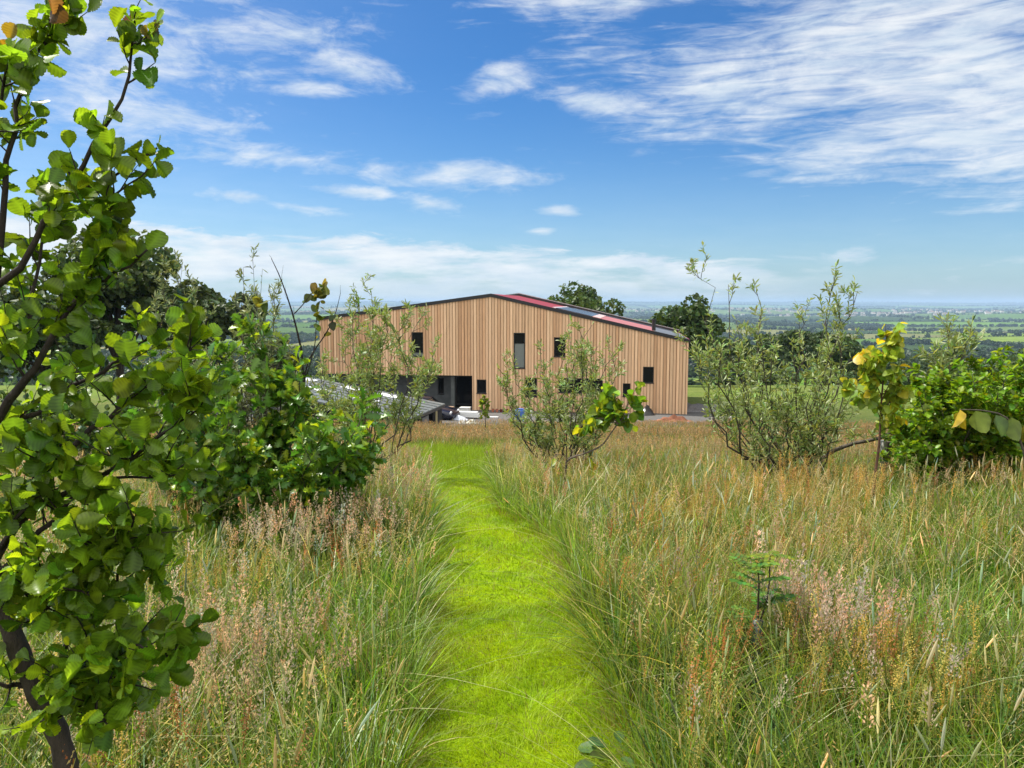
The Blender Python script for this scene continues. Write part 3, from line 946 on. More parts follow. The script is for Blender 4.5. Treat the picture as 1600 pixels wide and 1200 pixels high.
    # rocks and logs right of the house
    for k, (px, py, Y, sz, lab) in enumerate(((1118, 647, 44, .26, 'pale stone at the left of the rubble right of the house'), (1128, 641, 45, .2, 'small pale stone behind the rubble right of the house'),
                                              (1137, 650, 44, .3, 'largest pale stone of the rubble right of the house'), (1144, 644, 46, .18, 'rightmost small stone of the rubble beyond the house'))):
        p = yard_at(px, py, Y); r = np.random.default_rng(40 + k)
        bm_v = rdir(60, -.6, 1) * (1 + r.normal(0, .12, (60, 1))) * np.array([1.2, .9, .7]) * sz
        import bmesh
        bm = bmesh.new()
        for q in bm_v: bm.verts.new(q + p + UP * sz * .3)
        hull = bmesh.ops.convex_hull(bm, input=bm.verts[:])
        bmesh.ops.delete(bm, geom=[v for v in bm.verts if not v.link_faces], context='VERTS')
        bm.verts.ensure_lookup_table(); bm.verts.index_update()
        a = Acc(); a.add([v.co[:] for v in bm.verts], [np.array([[v.index for v in f.verts]]) for f in bm.faces], np.array([.42, .4, .36]) * r.uniform(.8, 1.2)); bm.free()
        tag(a.build('stone', M_stone, None, smooth=False), lab, 'stone', 'stones right of the house')
    for k, (x0, y0, x1, y1, lab) in enumerate(((1112, 651, 1140, 646, 'grey log lying across the stones right of the house'), (1138, 655, 1150, 640, 'shorter log propped at the end of the stones'))):
        a = Acc(); p0 = yard_at(x0, y0, 43.6) + UP * .2; p1 = yard_at(x1, y1, 43.9) + UP * (.25 + .2 * k)
        tube(a, curve([p0, (p0 + p1) / 2 + [0, 0, .05], p1], 6), [.07, .075, .07, .065, .06, .05], (.36, .33, .28), 8)
        tag(a.build('log', M_bark, None), lab, 'log', 'logs right of the house')


make_yard_things()

# ------------------------------------------------------------------ leaf shapes (length 1 along +y, normal +z)
def leaf_proto(halfw, rows, cols=3, fold=.12, droop=.12, pleat=0.0, jag=0.0, ts=None):
    ts = np.linspace(0, 1, rows) if ts is None else np.array(ts)
    us = np.linspace(-1, 1, cols)
    v = []; tc_ = []
    for i, t in enumerate(ts):
        w = halfw(t) * (1 + (jag if i % 2 else -jag))
        for u in us:
            z = fold * abs(u) * w * 2 - droop * t * t + pleat * (1 if i % 2 else -1) * abs(u) ** .5 * (0 < t < 1)
            v.append((u * w, t + (.10 * abs(u) if 0 < t < .9 else 0), z))
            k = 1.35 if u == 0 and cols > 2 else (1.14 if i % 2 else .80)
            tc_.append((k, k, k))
    return np.array(v), [grid_faces(rows, cols)], np.array(tc_)


def hw_alder(t): return .47 * math.sin(math.pi * min(1, t * .93 + .03) ** 1.15) ** .62 if t < .97 else .22
def hw_ovate(t): return .33 * math.sin(math.pi * min(1, t ** .8)) ** .9 + .004
def hw_lance(t): return .105 * math.sin(math.pi * min(1, t ** .9)) + .003
def hw_heart(t): return .42 * math.sin(math.pi * min(1, t ** .62)) ** .85 + .004
_ok = [(0, .015), (.12, .05), (.22, .19), (.29, .08), (.42, .30), (.49, .11), (.63, .37), (.71, .15), (.84, .30), (.91, .17), (1, .06)]
def hw_oak(t): return float(np.interp(t, [q[0] for q in _ok], [q[1] for q in _ok]))


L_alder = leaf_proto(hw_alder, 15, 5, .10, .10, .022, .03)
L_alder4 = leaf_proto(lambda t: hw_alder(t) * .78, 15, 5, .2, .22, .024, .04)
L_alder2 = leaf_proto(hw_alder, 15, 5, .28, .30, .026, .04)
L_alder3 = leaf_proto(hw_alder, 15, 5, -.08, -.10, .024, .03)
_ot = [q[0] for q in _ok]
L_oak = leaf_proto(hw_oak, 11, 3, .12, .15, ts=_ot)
L_oak2 = leaf_proto(hw_oak, 11, 3, .3, .35, ts=_ot)
L_willow = leaf_proto(hw_lance, 5, 3, .35, .18)
L_willow2 = leaf_proto(hw_lance, 5, 3, .2, -.15)
L_ovate = leaf_proto(hw_ovate, 7, 3, .15, .15)
L_heart = leaf_proto(hw_heart, 7, 3, .15, .25)


def jitter(c, n, amt=.18, hue=.12):
    c = np.asarray(c, float)
    k = rng.normal(1, amt, (n, 1)).clip(.5, 1.6)
    hshift = rng.normal(0, hue, (n, 1))
    out = c[None, :] * k
    out[:, 0:1] *= (1 + hshift * 1.5).clip(.6, 1.7)
    out[:, 2:3] *= (1 - hshift).clip(.5, 1.5)
    return out


def put_leaves(acc, protos, pos, along, size, col, up=.9, rnd=.6):
    n = len(pos)
    nh = np.array([0, 0, up]) + rdir(n) * rnd
    Mx = frames(along, nh) * size[:, None, None]
    pick = rng.integers(len(protos), size=n)
    for k, pr in enumerate(protos):
        m = pick == k
        acc.scatter(pr, pos[m], Mx[m], col[m])


class Shrub:
    """a woody plant: mains (hand-placed stems), twigs grown along them, leaves along the twigs"""
    def __init__(s, bark=(.05, .04, .032)):
        s.w = Acc(); s.l = Acc(); s.bark = np.array(bark); s.tw = []
    def main(s, pts, r0, r1, n=14, sides=7, wob=0.0):
        c = curve(pts, n)
        if wob: c[1:-1] += rng.normal(0, wob, (n - 2, 3))
        tube(s.w, c, np.linspace(r0, r1, n), s.bark * rng.uniform(.8, 1.2), sides)
        return c
    def twigs(s, c, count, length, r=.004, t0=.2, t1=1.0, up=.35, out=.9, fwd=.55, n=6, droop=0.0):
        """grow twigs from polyline c; returns list of polylines (the tip of c is one too)"""
        res = []
        L = len(c) - 1
        for _ in range(count):
            t = rng.uniform(t0, t1) * L; i = min(int(t), L - 1); p = c[i] + (c[i + 1] - c[i]) * (t - i)
            tg = c[i + 1] - c[i]; tg /= np.linalg.norm(tg) + 1e-9
            d = tg * fwd + rdir(1)[0] * out + UP * up; d /= np.linalg.norm(d)
            ln = length * rng.uniform(.5, 1.2) * (1.1 - .4 * t / L)
            q = [p]
            dd = d.copy()
            for k in range(n - 1):
                dd = dd + rdir(1)[0] * .22 + UP * (.10 - droop); dd /= np.linalg.norm(dd)
                q.append(q[-1] + dd * ln / (n - 1))
            q = np.array(q)
            tube(s.w, q, np.linspace(r, r * .35, n), s.bark * rng.uniform(.8, 1.3), 4, cap=False)
            res.append(q)
        return res
    def leaves(s, lines, per, size, protos, col, spread=.9, up=.9, rnd=.6, droop=0.0, amt=.18, hue=.12, t0=.15, tipcol=None, tipn=0):
        for q in lines:
            L = len(q) - 1
            t = np.sort(rng.uniform(t0, 1, per)) ** .8 * L
            t[-1] = L
            i = np.minimum(t.astype(int), L - 1); f = (t - i)[:, None]
            pos = q[i] * (1 - f) + q[i + 1] * f
            tg = q[i + 1] - q[i]; tg /= np.linalg.norm(tg, axis=1, keepdims=True) + 1e-9
            al = tg * .55 + rdir(per) * spread + np.array([0, 0, -droop])
            sz = size * rng.uniform(.55, 1.15, per); 
            cc = jitter(col, per, amt, hue)
            if tipcol is not None and tipn:
                cc[-tipn:] = jitter(tipcol, min(tipn, per), amt, hue); sz[-tipn:] *= .75
            put_leaves(s.l, protos, pos, al, sz, cc, up, rnd)
    def build(s, name, base, label, cat, lmat, group=None, wood='branches', leafname='foliage'):
        t = thing(name, base, label, cat, group)
        s.w.build(wood, M_bark, t); s.l.build(leafname, lmat, t)
        return t

# ------------------------------------------------------------------ shrubs and saplings
def gpt(px, Y):
    p = P(px, 700, Y); return np.array([p[0], Y, float(ground(p[0], Y))])


def poly(pts, D, dd=0.0):
    """stem through photograph pixels at depth D, drifting by dd metres towards its tip"""
    n = len(pts)
    return [P(x, y, D + dd * i / max(1, n - 1)) for i, (x, y) in enumerate(pts)]


def make_alder():
    s = Shrub((.045, .036, .03))
    D = 1.85
    trunk = poly([(118, 1330), (108, 1240), (95, 1160), (76, 1117), (50, 1066), (20, 992), (-8, 905), (-40, 800)], D)
    trunk[0] = np.array([trunk[0][0], D, float(ground(trunk[0][0], D)) - .05])
    tube(s.w, curve(trunk, 22), np.linspace(.028, .021, 22) * (1 + .1 * np.sin(np.arange(22) * 1.9)), s.bark * 1.3, 12)
    lead = [P(-40, 800, D), P(-70, 650, D + .05), P(-60, 480, D + .1), P(-40, 300, D + .1), P(-30, 120, D + .1)]
    s.main(lead, .02, .005)
    stems = [  # (pixels, depth drift, r0, twig count, twig length, leaves per twig)
        ([(-30, 470), (30, 420), (70, 353), (105, 304), (140, 241), (164, 200), (192, 147), (206, 87), (210, 42)], -.05, .009, 10, .10, 4),
        ([(-40, 560), (-5, 420), (7, 287), (21, 217), (35, 140), (60, 85), (84, 40)], .1, .009, 15, .12, 5),
        ([(98, 260), (133, 290), (168, 277), (210, 250), (245, 231)], -.05, .004, 1, .08, 4),
        ([(-70, 720), (0, 647), (33, 606), (62, 564), (104, 481), (133, 422), (161, 350), (182, 301)], -.1, .013, 14, .17, 5),
        ([(112, 464), (137, 452), (183, 427), (230, 390)], -.1, .006, 4, .12, 5),
        ([(-60, 780), (0, 672), (54, 643), (142, 589), (190, 560), (235, 530)], .2, .010, 11, .16, 4),
        ([(-20, 900), (50, 800), (167, 739), (217, 706), (270, 665), (335, 600)], -.15, .009, 15, .19, 4),
        ([(60, 750), (120, 690), (183, 643), (221, 610), (265, 575), (300, 545)], .1, .008, 11, .17, 4),
        ([(-10, 900), (34, 862), (75, 817), (97, 799), (150, 752), (215, 745), (290, 740)], -.1, .008, 12, .18, 4),
        ([(64, 1065), (105, 1012), (124, 949), (129, 907), (176, 859), (214, 800)], -.2, .008, 14, .19, 4),
        ([(124, 960), (169, 915), (214, 874), (245, 856)], -.15, .005, 6, .12, 4),
        ([(85, 1080), (127, 1042), (169, 1005), (225, 1015), (275, 1025)], -.2, .005, 12, .16, 5),
        ([(60, 1090), (100, 1075), (150, 1060), (200, 1065)], -.15, .005, 14, .17, 5),
        ([(78, 1120), (110, 1110), (145, 1100), (175, 1140)], -.2, .004, 13, .16, 5),
        ([(10, 985), (60, 960), (110, 900), (150, 850)], -.2, .006, 13, .18, 5),
        ([(-30, 880), (20, 830), (60, 740), (110, 690)], -.15, .007, 12, .15, 5),
        ([(40, 1070), (0, 1068), (-60, 1040)], -.1, .008, 3, .15, 4),
        ([(-30, 950), (30, 930), (80, 915), (140, 930)], -.2, .007, 12, .16, 5),
        ([(-60, 350), (-20, 250), (0, 160), (10, 70)], -.1, .007, 8, .15, 4),
        ([(-70, 640), (-10, 560), (40, 500), (60, 400), (80, 320)], .15, .008, 14, .17, 5),
    ]
    lines = []
    for px, dd, r0, nt, tl, per in stems:
        c = s.main(poly(px, D, dd), r0, .0022, 16, 6, .004)
        tw = s.twigs(c, int(nt * (1.5 if px[0][1] > 690 else 1.2)), tl, .0024, .25 if r0 > .006 else .3, 1.0, up=.35, out=.85, fwd=.6, n=5)
        lines += [(q, per) for q in tw]
        tail = c[len(c) * 2 // 3:] if nt <= 9 else c[-5:]
        lines.append((tail, max(4, per)))
    green, young = np.array([.125, .215, .014]), np.array([.25, .38, .016])
    for q, per in lines:
        k = max(3, per + rng.integers(-1, 2))
        y = rng.random() < .33
        s.leaves([q], k + 2, .051, [L_alder, L_alder4, L_alder2, L_alder3, L_alder4], green * (1.25 if y else 1), spread=.85, up=.55, rnd=1.0, droop=.1, amt=.22, hue=.08,
                 tipcol=young if y else None, tipn=2 if y else 0, t0=.1)
    # brownish youngest leaves at the two top shoots
    for x, y, c in ((82, 22, (.16, .075, .03)), (208, 38, (.13, .06, .03)), (238, 55, (.2, .15, .02)), (15, 62, (.2, .14, .02))):
        s.leaves([np.array([P(x - 6, y + 25, D - .03), P(x, y, D - .03)])], 2, .04, [L_alder2], c, spread=.4, up=.2, rnd=.9)
    b = trunk[0]
    s.build('alder_tree', (b[0], b[1], b[2] + .05), 'young alder with big rounded leaves on a leaning trunk, nearest the viewer', 'tree', M_alder, wood='trunk', leafname='crown')


make_alder()


def bushy(name, base, tips, label, cat, lmat, protos, lsize, col, bark=(.07, .06, .045), r0=.02, depth=.5, twigs=10, tl=.35, per=8, up=.35, out=.7,
          spread=.7, lup=.5, lrnd=1.0, droop=0.0, tipcol=None, tipn=0, curvein=.45, t0=.3, amt=.2, hue=.12, group=None, leaf_t0=.15, sub=0, basejit=.05):
    """a bush: stems rise from BASE to the given tips (px, py, depth), twigs and leaves along them"""
    s = Shrub(bark)
    for tp in tips:
        tip = P(tp[0], tp[1], tp[2] if len(tp) > 2 else base[1] + rng.uniform(-depth, depth))
        mid = base * (1 - curvein) + tip * curvein
        mid[2] = base[2] + (tip[2] - base[2]) * (curvein - .1)
        mid[:2] += (tip[:2] - base[:2]) * .12
        b = base + np.array([rng.normal(0, basejit), rng.normal(0, basejit), -.03])
        L = np.linalg.norm(tip - b)
        c = s.main([b, mid, tip], r0 * rng.uniform(.4, .9), .0025, 14, 6, .02 * L)
        tw = s.twigs(c, int(twigs * rng.uniform(.7, 1.3)), tl, .004, t0, 1.0, up, out, .6, 6)
        if sub:
            for q in list(tw): tw += s.twigs(q, sub, tl * .55, .0025, .3, 1.0, up, out, .6, 4)
        tw.append(c[-6:])
        s.leaves(tw, per, lsize, protos, col, spread, lup, lrnd, droop, amt, hue, leaf_t0, tipcol, tipn)
    s.build(name, base, label, cat, lmat, group)
    return s


def make_shrubs():
    # lobed oak sapling
    b = gpt(415, 5.6)
    tips = [(400, 535), (440, 560), (468, 560), (350, 560), (330, 590), (520, 640), (585, 690), (560, 665), (560, 720), (470, 640), (410, 610), (360, 640), (340, 690), (380, 720),
            (430, 700), (490, 700), (530, 740), (480, 770), (430, 780), (380, 780), (350, 750), (510, 800), (450, 590), (540, 700), (450, 820), (400, 830), (500, 740), (240, 640), (270, 690), (230, 720), (290, 600), (260, 760), (310, 790), (300, 720), (250, 580), (570, 700), (590, 680), (545, 745), (350, 820), (480, 830)]
    oc = (.085, .18, .02)
    bushy('oak_sapling', b, tips, 'bushy young oak with lobed leaves and yellow tips left of the mown path', 'tree', M_oak, [L_oak, L_oak, L_oak2], .12, oc, r0=.022, depth=.55, twigs=10, tl=.24, per=8,
          up=.3, spread=.9, lup=.7, lrnd=.8, tipcol=(.20, .30, .015), tipn=2, t0=.42, sub=1)
    wcol = (.19, .26, .065)
    wp = [L_willow, L_willow, L_willow2]
    b = gpt(577, 9.6)
    tips = [(580, 455), (562, 480), (600, 490), (535, 560), (522, 600), (640, 500), (652, 505), (672, 585), (655, 572), (500, 560), (545, 520), (620, 545), (490, 640), (525, 640), (590, 530), (570, 570),
            (680, 560), (505, 600), (550, 490), (575, 505)]
    bushy('willow_bush', b, tips, 'narrow leaved willow bush in front of the left half of the house', 'bush', M_willow, wp, .08, wcol, r0=.02, depth=.7, twigs=10, tl=.36, per=17, t0=.48, sub=1, lup=.3)
    b = gpt(887, 9.3)
    tips = [(872, 540), (890, 520), (910, 525), (925, 508), (945, 560), (955, 555), (805, 562), (778, 575), (850, 570), (830, 600), (822, 640), (960, 590), (900, 560), (925, 580), (845, 555),
            (790, 600), (835, 680), (815, 665), (870, 620), (910, 640), (950, 640), (860, 660), (935, 540)]
    bushy('willow_bush', b, tips, 'open willow bush in front of the middle of the house, right of the path end', 'bush', M_willow, wp, .075, wcol, r0=.018, depth=.7, twigs=9, tl=.32, per=15, t0=.45, sub=1, lup=.3)
    b = gpt(1233, 8.6)
    tips = [(1088, 432), (1072, 540), (1088, 562), (1138, 445), (1182, 455), (1150, 500), (1300, 445), (1340, 455), (1290, 500), (1312, 520), (1202, 520), (1240, 560), (1272, 600), (1122, 560), (1190, 485),
            (1330, 560), (1160, 600), (1190, 640), (1230, 620), (1280, 650), (1310, 610), (1110, 600), (1250, 680), (1210, 580), (1290, 560), (1100, 500), (1320, 650), (1180, 560), (1260, 500)]
    bushy('willow_bush', b, tips, 'wide spreading willow bush to the right of the house with tall wispy shoots', 'bush', M_willow, wp, .08, wcol, r0=.024, depth=1.1, twigs=9, tl=.40, per=15, t0=.36, sub=1, lup=.3)
    # willow with one long low branch, right
    s = Shrub((.1, .085, .065))
    b = gpt(1262, 8.9)
    c = s.main([b + [0, 0, .1], P(1290, 712, 8.9), P(1330, 694, 8.85), P(1390, 678, 8.8), P(1440, 622, 8.8), P(1475, 590, 8.8), P(1512, 552, 8.9)], .03, .006, 18, 7)
    c2 = s.main([P(1392, 678, 8.8), P(1440, 672, 8.7), P(1470, 655, 8.6), P(1500, 640, 8.5)], .012, .004, 10)
    tw = s.twigs(c, 14, .4, .005, .72, 1.0, .6, .6, .5) + s.twigs(c, 8, .22, .003, .2, .6, .5, .8, .4) + s.twigs(c2, 6, .25, .003, .4, 1)
    for x, y in ((1480, 505), (1520, 520), (1500, 515), (1455, 560)):
        q = s.main([P(1475, 590, 8.8), P((1475 + x) / 2 + 4, (590 + y) / 2, 8.8), P(x, y, 8.9)], .008, .003, 8)
        tw += s.twigs(q, 9, .25, .003, .2, 1, .4, .7, .5) + [q[-5:]]
    s.leaves(tw, 11, .105, wp, wcol, .7, .3, 1.0)
    s.build('willow_branch_bush', b, 'low willow with one long bare branch rising to the right across the beech', 'bush', M_willow)
    # willows behind, at the left
    for px, D, tips, lab in ((275, 14, [(262, 420), (285, 412), (300, 440), (240, 470), (270, 470), (320, 480), (340, 520), (290, 520), (250, 540), (330, 560), (280, 580), (220, 560), (300, 600), (350, 600)], 'tall grey-green willow behind the alder leaves, in front of the dark trees'),
                             (392, 13, [(380, 418), (395, 405), (410, 420), (430, 450), (425, 470), (370, 470), (400, 480), (360, 540), (420, 540), (450, 560), (380, 560), (340, 560), (410, 600), (440, 620), (360, 610), (480, 600)], 'slender willow rising above the oak sapling left of the house')):
        bushy('willow_bush', gpt(px, D), tips, lab, 'bush', M_willow, wp, .12, (.13, .165, .075), r0=.03, depth=.7, twigs=14, tl=.5, per=18, t0=.35, lup=.3)
    bushy('bramble_bush', gpt(95, 10.5), [(x, y) for x, y in ((10, 600), (40, 570), (80, 560), (120, 575), (160, 570), (200, 590), (240, 600), (20, 650), (70, 640), (130, 640), (180, 650), (230, 660), (-20, 620), (-10, 690), (40, 700), (100, 700), (160, 700), (215, 710))],
          'dark low bramble bush behind the alder at the left edge', 'bush', M_oak, [L_ovate], .10, (.05, .10, .02), r0=.02, depth=.9, twigs=10, tl=.4, per=10, up=.1, out=.9, lup=.9, t0=.4, sub=1)
    # bright beech-like bush at the right edge
    b = gpt(1505, 8.4)
    tips = []
    for _ in range(90):
        a = rng.uniform(-1, 1); h = rng.uniform(0, 1) ** .7
        tips.append((1522 + a * 128 * math.sqrt(max(.1, 1 - (h - .25) ** 2)), 735 + rng.normal(0, 7) - h * (160 - 38 * a * a + 10 * math.sin(a * 9)), 8.4 + rng.uniform(-.9, .9)))
    bushy('beech_bush', b, tips, 'dense bright green beech bush with a dark underside at the right edge', 'bush', M_lush, [L_ovate], .088, (.14, .25, .014), r0=.02, twigs=11, tl=.34, per=12, up=.12, out=.8,
          spread=.8, lup=1.4, lrnd=.6, t0=.4, tipcol=(.13, .18, .012), tipn=2, sub=1, depth=1)
    # slim sapling with drooping yellow leaves
    s = Shrub((.11, .06, .04)); D = 6.7
    b = gpt(1366, D)
    c = s.main([b, P(1368, 740, D), P(1374, 690, D), P(1377, 630, D), P(1382, 570, D), P(1386, 522, D)], .016, .003, 16)
    tw = s.twigs(c, 26, .22, .0035, .42, 1.0, .15, .9, .4)
    for x, y in ((1345, 560), (1350, 580), (1405, 585), (1330, 605), (1410, 610)):
        q = s.main([P(1378, y + 40, D), P((1378 + x) / 2, y + 12, D), P(x, y, D - .1)], .005, .002, 7); tw.append(q); tw += s.twigs(q, 4, .12, .002, .3, 1)
    s.leaves(tw, 7, .105, [L_heart], (.23, .31, .03), .55, .1, .9, .75, tipcol=(.42, .38, .03), tipn=1)
    s.leaves([np.array([P(1383, 560, D), P(1384, 540, D), P(1388, 518, D)])] * 2, 6, .12, [L_heart], (.50, .42, .04), .5, .1, .9, .8)
    s.leaves([np.array([P(1345, 570, D), P(1340, 555, D), P(1350, 545, D)])] * 2, 5, .12, [L_heart], (.52, .42, .04), .5, .1, .9, .7)
    s.build('yellow_sapling', b, 'slim sapling with reddish stem and drooping yellow-tipped leaves in front of the beech bush', 'tree', M_lush, wood='trunk', leafname='crown')
    # big drooping leaves entering at the right edge
    s = Shrub((.12, .1, .08)); D = 5.2
    b = gpt(1612, D)
    c = s.main([b, P(1606, 760, D), P(1598, 700, D), P(1575, 655, D), P(1540, 642, D), P(1500, 640, D)], .012, .003, 14)
    for x, y, col in ((1500, 640, (.36, .26, .02)), (1503, 642, (.3, .24, .02)), (1524, 642, (.14, .19, .025)), (1540, 645, (.12, .17, .03)), (1556, 648, (.08, .14, .03)), (1568, 648, (.1, .15, .03)), (1580, 652, (.12, .17, .03)), (1597, 664, (.25, .22, .03)), (1590, 660, (.09, .14, .03))):
        p = P(x, y, D + rng.uniform(-.05, .05))
        put_leaves(s.l, [L_heart], p[None, :], np.array([[rng.normal(0, .25), rng.normal(0, .3), -1.0]]), np.array([.15 * rng.uniform(.8, 1.1)]), np.array([col]), .1, .9)
    s.build('cherry_sapling', b, 'sapling at the right edge hanging large drooping green and yellow leaves', 'tree', M_lush, wood='trunk', leafname='crown')
    # lush young tree in front of the house middle
    s = Shrub((.16, .13, .1)); D = 7.6
    b = gpt(880, D)
    c = s.main([b, P(884, 735, D), P(888, 718, D), P(915, 708, D), P(940, 696, D), P(955, 676, D), P(972, 652, D), P(985, 625, D)], .013, .004, 18)
    tw = []
    for x, y in ((905, 665), (930, 640), (945, 605), (960, 612), (995, 605), (1000, 628), (990, 665), (940, 655), (965, 640), (912, 655)):
        q = s.main([P(968, 662, D), P((968 + x) / 2, (660 + y) / 2 - 4, D), P(x, y, D + rng.uniform(-.2, .2))], .004, .002, 7); tw.append(q); tw += s.twigs(q, 2, .12, .002, .3, 1)
    s.leaves(tw, 6, .125, [L_heart], (.12, .21, .018), .6, .4, .8, .4, tipcol=(.28, .34, .02), tipn=2)
    for x, y in ((858, 722), (870, 730), (925, 722), (938, 728)):
        q = s.main([P(886, 716, D), P((886 + x) / 2, y - 12, D), P(x, y, D - .1)], .003, .002, 6)
        s.leaves([q], 4, .12, [L_heart], (.2, .25, .015), .4, .1, .8, .9, t0=.6)
    s.build('lime_sapling', b, 'young tree with pale crooked stem and large glossy lime-green leaves below the house', 'tree', M_lush, wood='trunk', leafname='crown')
    # sparse dark sapling left of the house
    s = Shrub((.03, .024, .022)); D = 6.3
    b = gpt(478, D)
    c = s.main([b, P(476, 650, D), P(472, 560, D), P(468, 534, D), P(456, 486, D), P(438, 434, D), P(424, 404, D)], .014, .0025, 16)
    c2 = s.main([P(474, 620, D), P(481, 566, D), P(510, 520, D), P(524, 490, D), P(532, 458, D)], .008, .002, 12)
    c3 = s.main([P(460, 490, D), P(475, 474, D), P(490, 455, D), P(502, 447, D)], .005, .002, 8)
    c4 = s.main([P(478, 590, D), P(492, 540, D), P(494, 500, D), P(500, 470, D)], .005, .002, 8)
    tw = s.twigs(c, 5, .16, .002, .5, 1, .4, .6, .7) + s.twigs(c2, 5, .15, .002, .4, 1, .5, .6, .7)
    s.leaves([c3, c3, c4, c4[3:], c3[3:]], 6, .095, [L_heart, L_ovate], (.085, .115, .02), .7, .1, 1.0, .7, tipcol=(.22, .16, .03), tipn=2, t0=.35)
    s.leaves(s.twigs(c3, 4, .14, .002, .4, 1, 0, .9, .4), 4, .09, [L_heart], (.14, .14, .025), .6, .1, 1, .8)
    s.leaves([np.array([P(440, 470, D), P(420, 470, D), P(400, 462, D)])], 5, .1, [L_heart], (.12, .13, .02), .5, .1, 1, .5)
    s.leaves([c2[5:9]], 4, .08, [L_heart], (.05, .06, .02), .6, .1, 1, .9)
    s.build('sparse_sapling', b, 'thin dark sapling with bare twigs and few curled leaves by the house\'s left corner', 'tree', M_lush, wood='trunk', leafname='crown')
    # tiny sapling at the yard edge
    s = Shrub((.08, .06, .04)); D = 30
    b = gpt(758.5, D)
    c = s.main([b, P(758.5, 660, D), P(757.5, 640, D), P(757, 622, D)], .02, .006, 10)
    tw = s.twigs(c, 16, .28, .008, .35, 1, .3, .8, .4)
    s.leaves(tw, 7, .16, [L_ovate, L_heart], (.12, .17, .02), .7, .5, .9, .3, tipcol=(.3, .34, .03), tipn=1)
    s.build('small_sapling', b, 'small upright yellow-green sapling at the meadow edge before the house', 'tree', M_lush, wood='trunk', leafname='crown')
    # rowan in its spiral guard
    D = 3.15
    b = gpt(1192, D)
    s = Shrub((.07, .05, .04))
    c = s.main([b, P(1188, 1020, D), P(1184, 960, D), P(1186, 915, D), P(1184, 880, D)], .008, .002, 14)
    c2 = s.main([P(1186, 975, D), P(1200, 930, D), P(1203, 880, D), P(1204, 868, D)], .004, .002, 8)
    def frond(p, d, ln, col):
        q = [p]; dd = d / np.linalg.norm(d)
        for _ in range(6):
            q.append(q[-1] + dd * ln / 6); dd = dd + np.array([0, 0, -.08]); dd /= np.linalg.norm(dd)
        q = np.array(q); tube(s.w, q, .0012, (.06, .09, .02), 3, cap=False)
        sd = np.cross(q[-1] - q[0], UP); sd /= np.linalg.norm(sd)
        for i in range(1, 7):
            for sg in (-1, 1):
                al = sd * sg + (q[i] - q[i - 1]) / np.linalg.norm(q[i] - q[i - 1]) * .55
                put_leaves(s.l, [L_ovate], q[i][None, :], al[None, :], np.array([ln * .26]), jitter(col, 1), 1.0, .25)
        put_leaves(s.l, [L_ovate], q[-1][None, :], (q[-1] - q[-2])[None, :], np.array([ln * .26]), jitter(col, 1), 1.0, .25)
    for k in range(15):
        a = k * 2.4; i = rng.integers(5, 13)
        frond(c[i], np.array([math.cos(a), math.sin(a), rng.uniform(.1, 1.1)]), rng.uniform(.10, .16), (.11, .23, .035))
    for k in range(7):
        a = k * 2.4 + 1; frond(c2[-1 - k % 2], np.array([math.cos(a), math.sin(a), rng.uniform(.0, .4)]), rng.uniform(.07, .11), (.16, .22, .02))
        frond(c[-1 - k % 2], np.array([math.cos(a), math.sin(a), rng.uniform(.2, .6)]), rng.uniform(.06, .1), (.13, .2, .025))
    s.build('rowan_sapling', b, 'small rowan sapling with feathery leaves growing out of a spiral tree guard', 'tree', M_lush, wood='trunk', leafname='crown')
    g = Acc(); top = P(1184, 968, D); ax = top - b; n = 60
    th = np.linspace(0, 2 * np.pi * 9, n * 4); tt = np.linspace(0, 1, n * 4)
    tube(g, [b - [0, 0, .03], b + ax * .5 + [.002, 0, 0], top], [.021, .0215, .022], (.035, .045, .042), 14)
    ring = b + ax * tt[:, None] + np.stack([np.cos(th), np.sin(th), 0 * th], 1) * .0225
    tube(g, ring, .0016, (.09, .11, .10), 4)
    tag(g.build('tree_guard', M_plastic, None), 'dark spiral plastic tree guard around the rowan stem in the grass', 'tree guard')
    # stake
    D = 8.6; p = gpt(1386, D); a = Acc()
    tube(a, [p - UP * .1, P(1386, 700, D), P(1386.5, 690, D)], [.045, .045, .04], (.07, .055, .04), 8)
    tag(a.build('tree_stake', M_dark, None, smooth=False), 'short dark wooden stake beside the yellow-leaved sapling', 'stake')
    a = Acc(); D = 8.3; p = gpt(1378, D); tube(a, [p, P(1379, 715, D), P(1381, 688, D)], [.03, .03, .03], (.22, .22, .18), 8)
    tag(a.build('tree_guard', M_plastic, None), 'pale tube guard standing next to the dark wooden stake', 'tree guard')


make_shrubs()


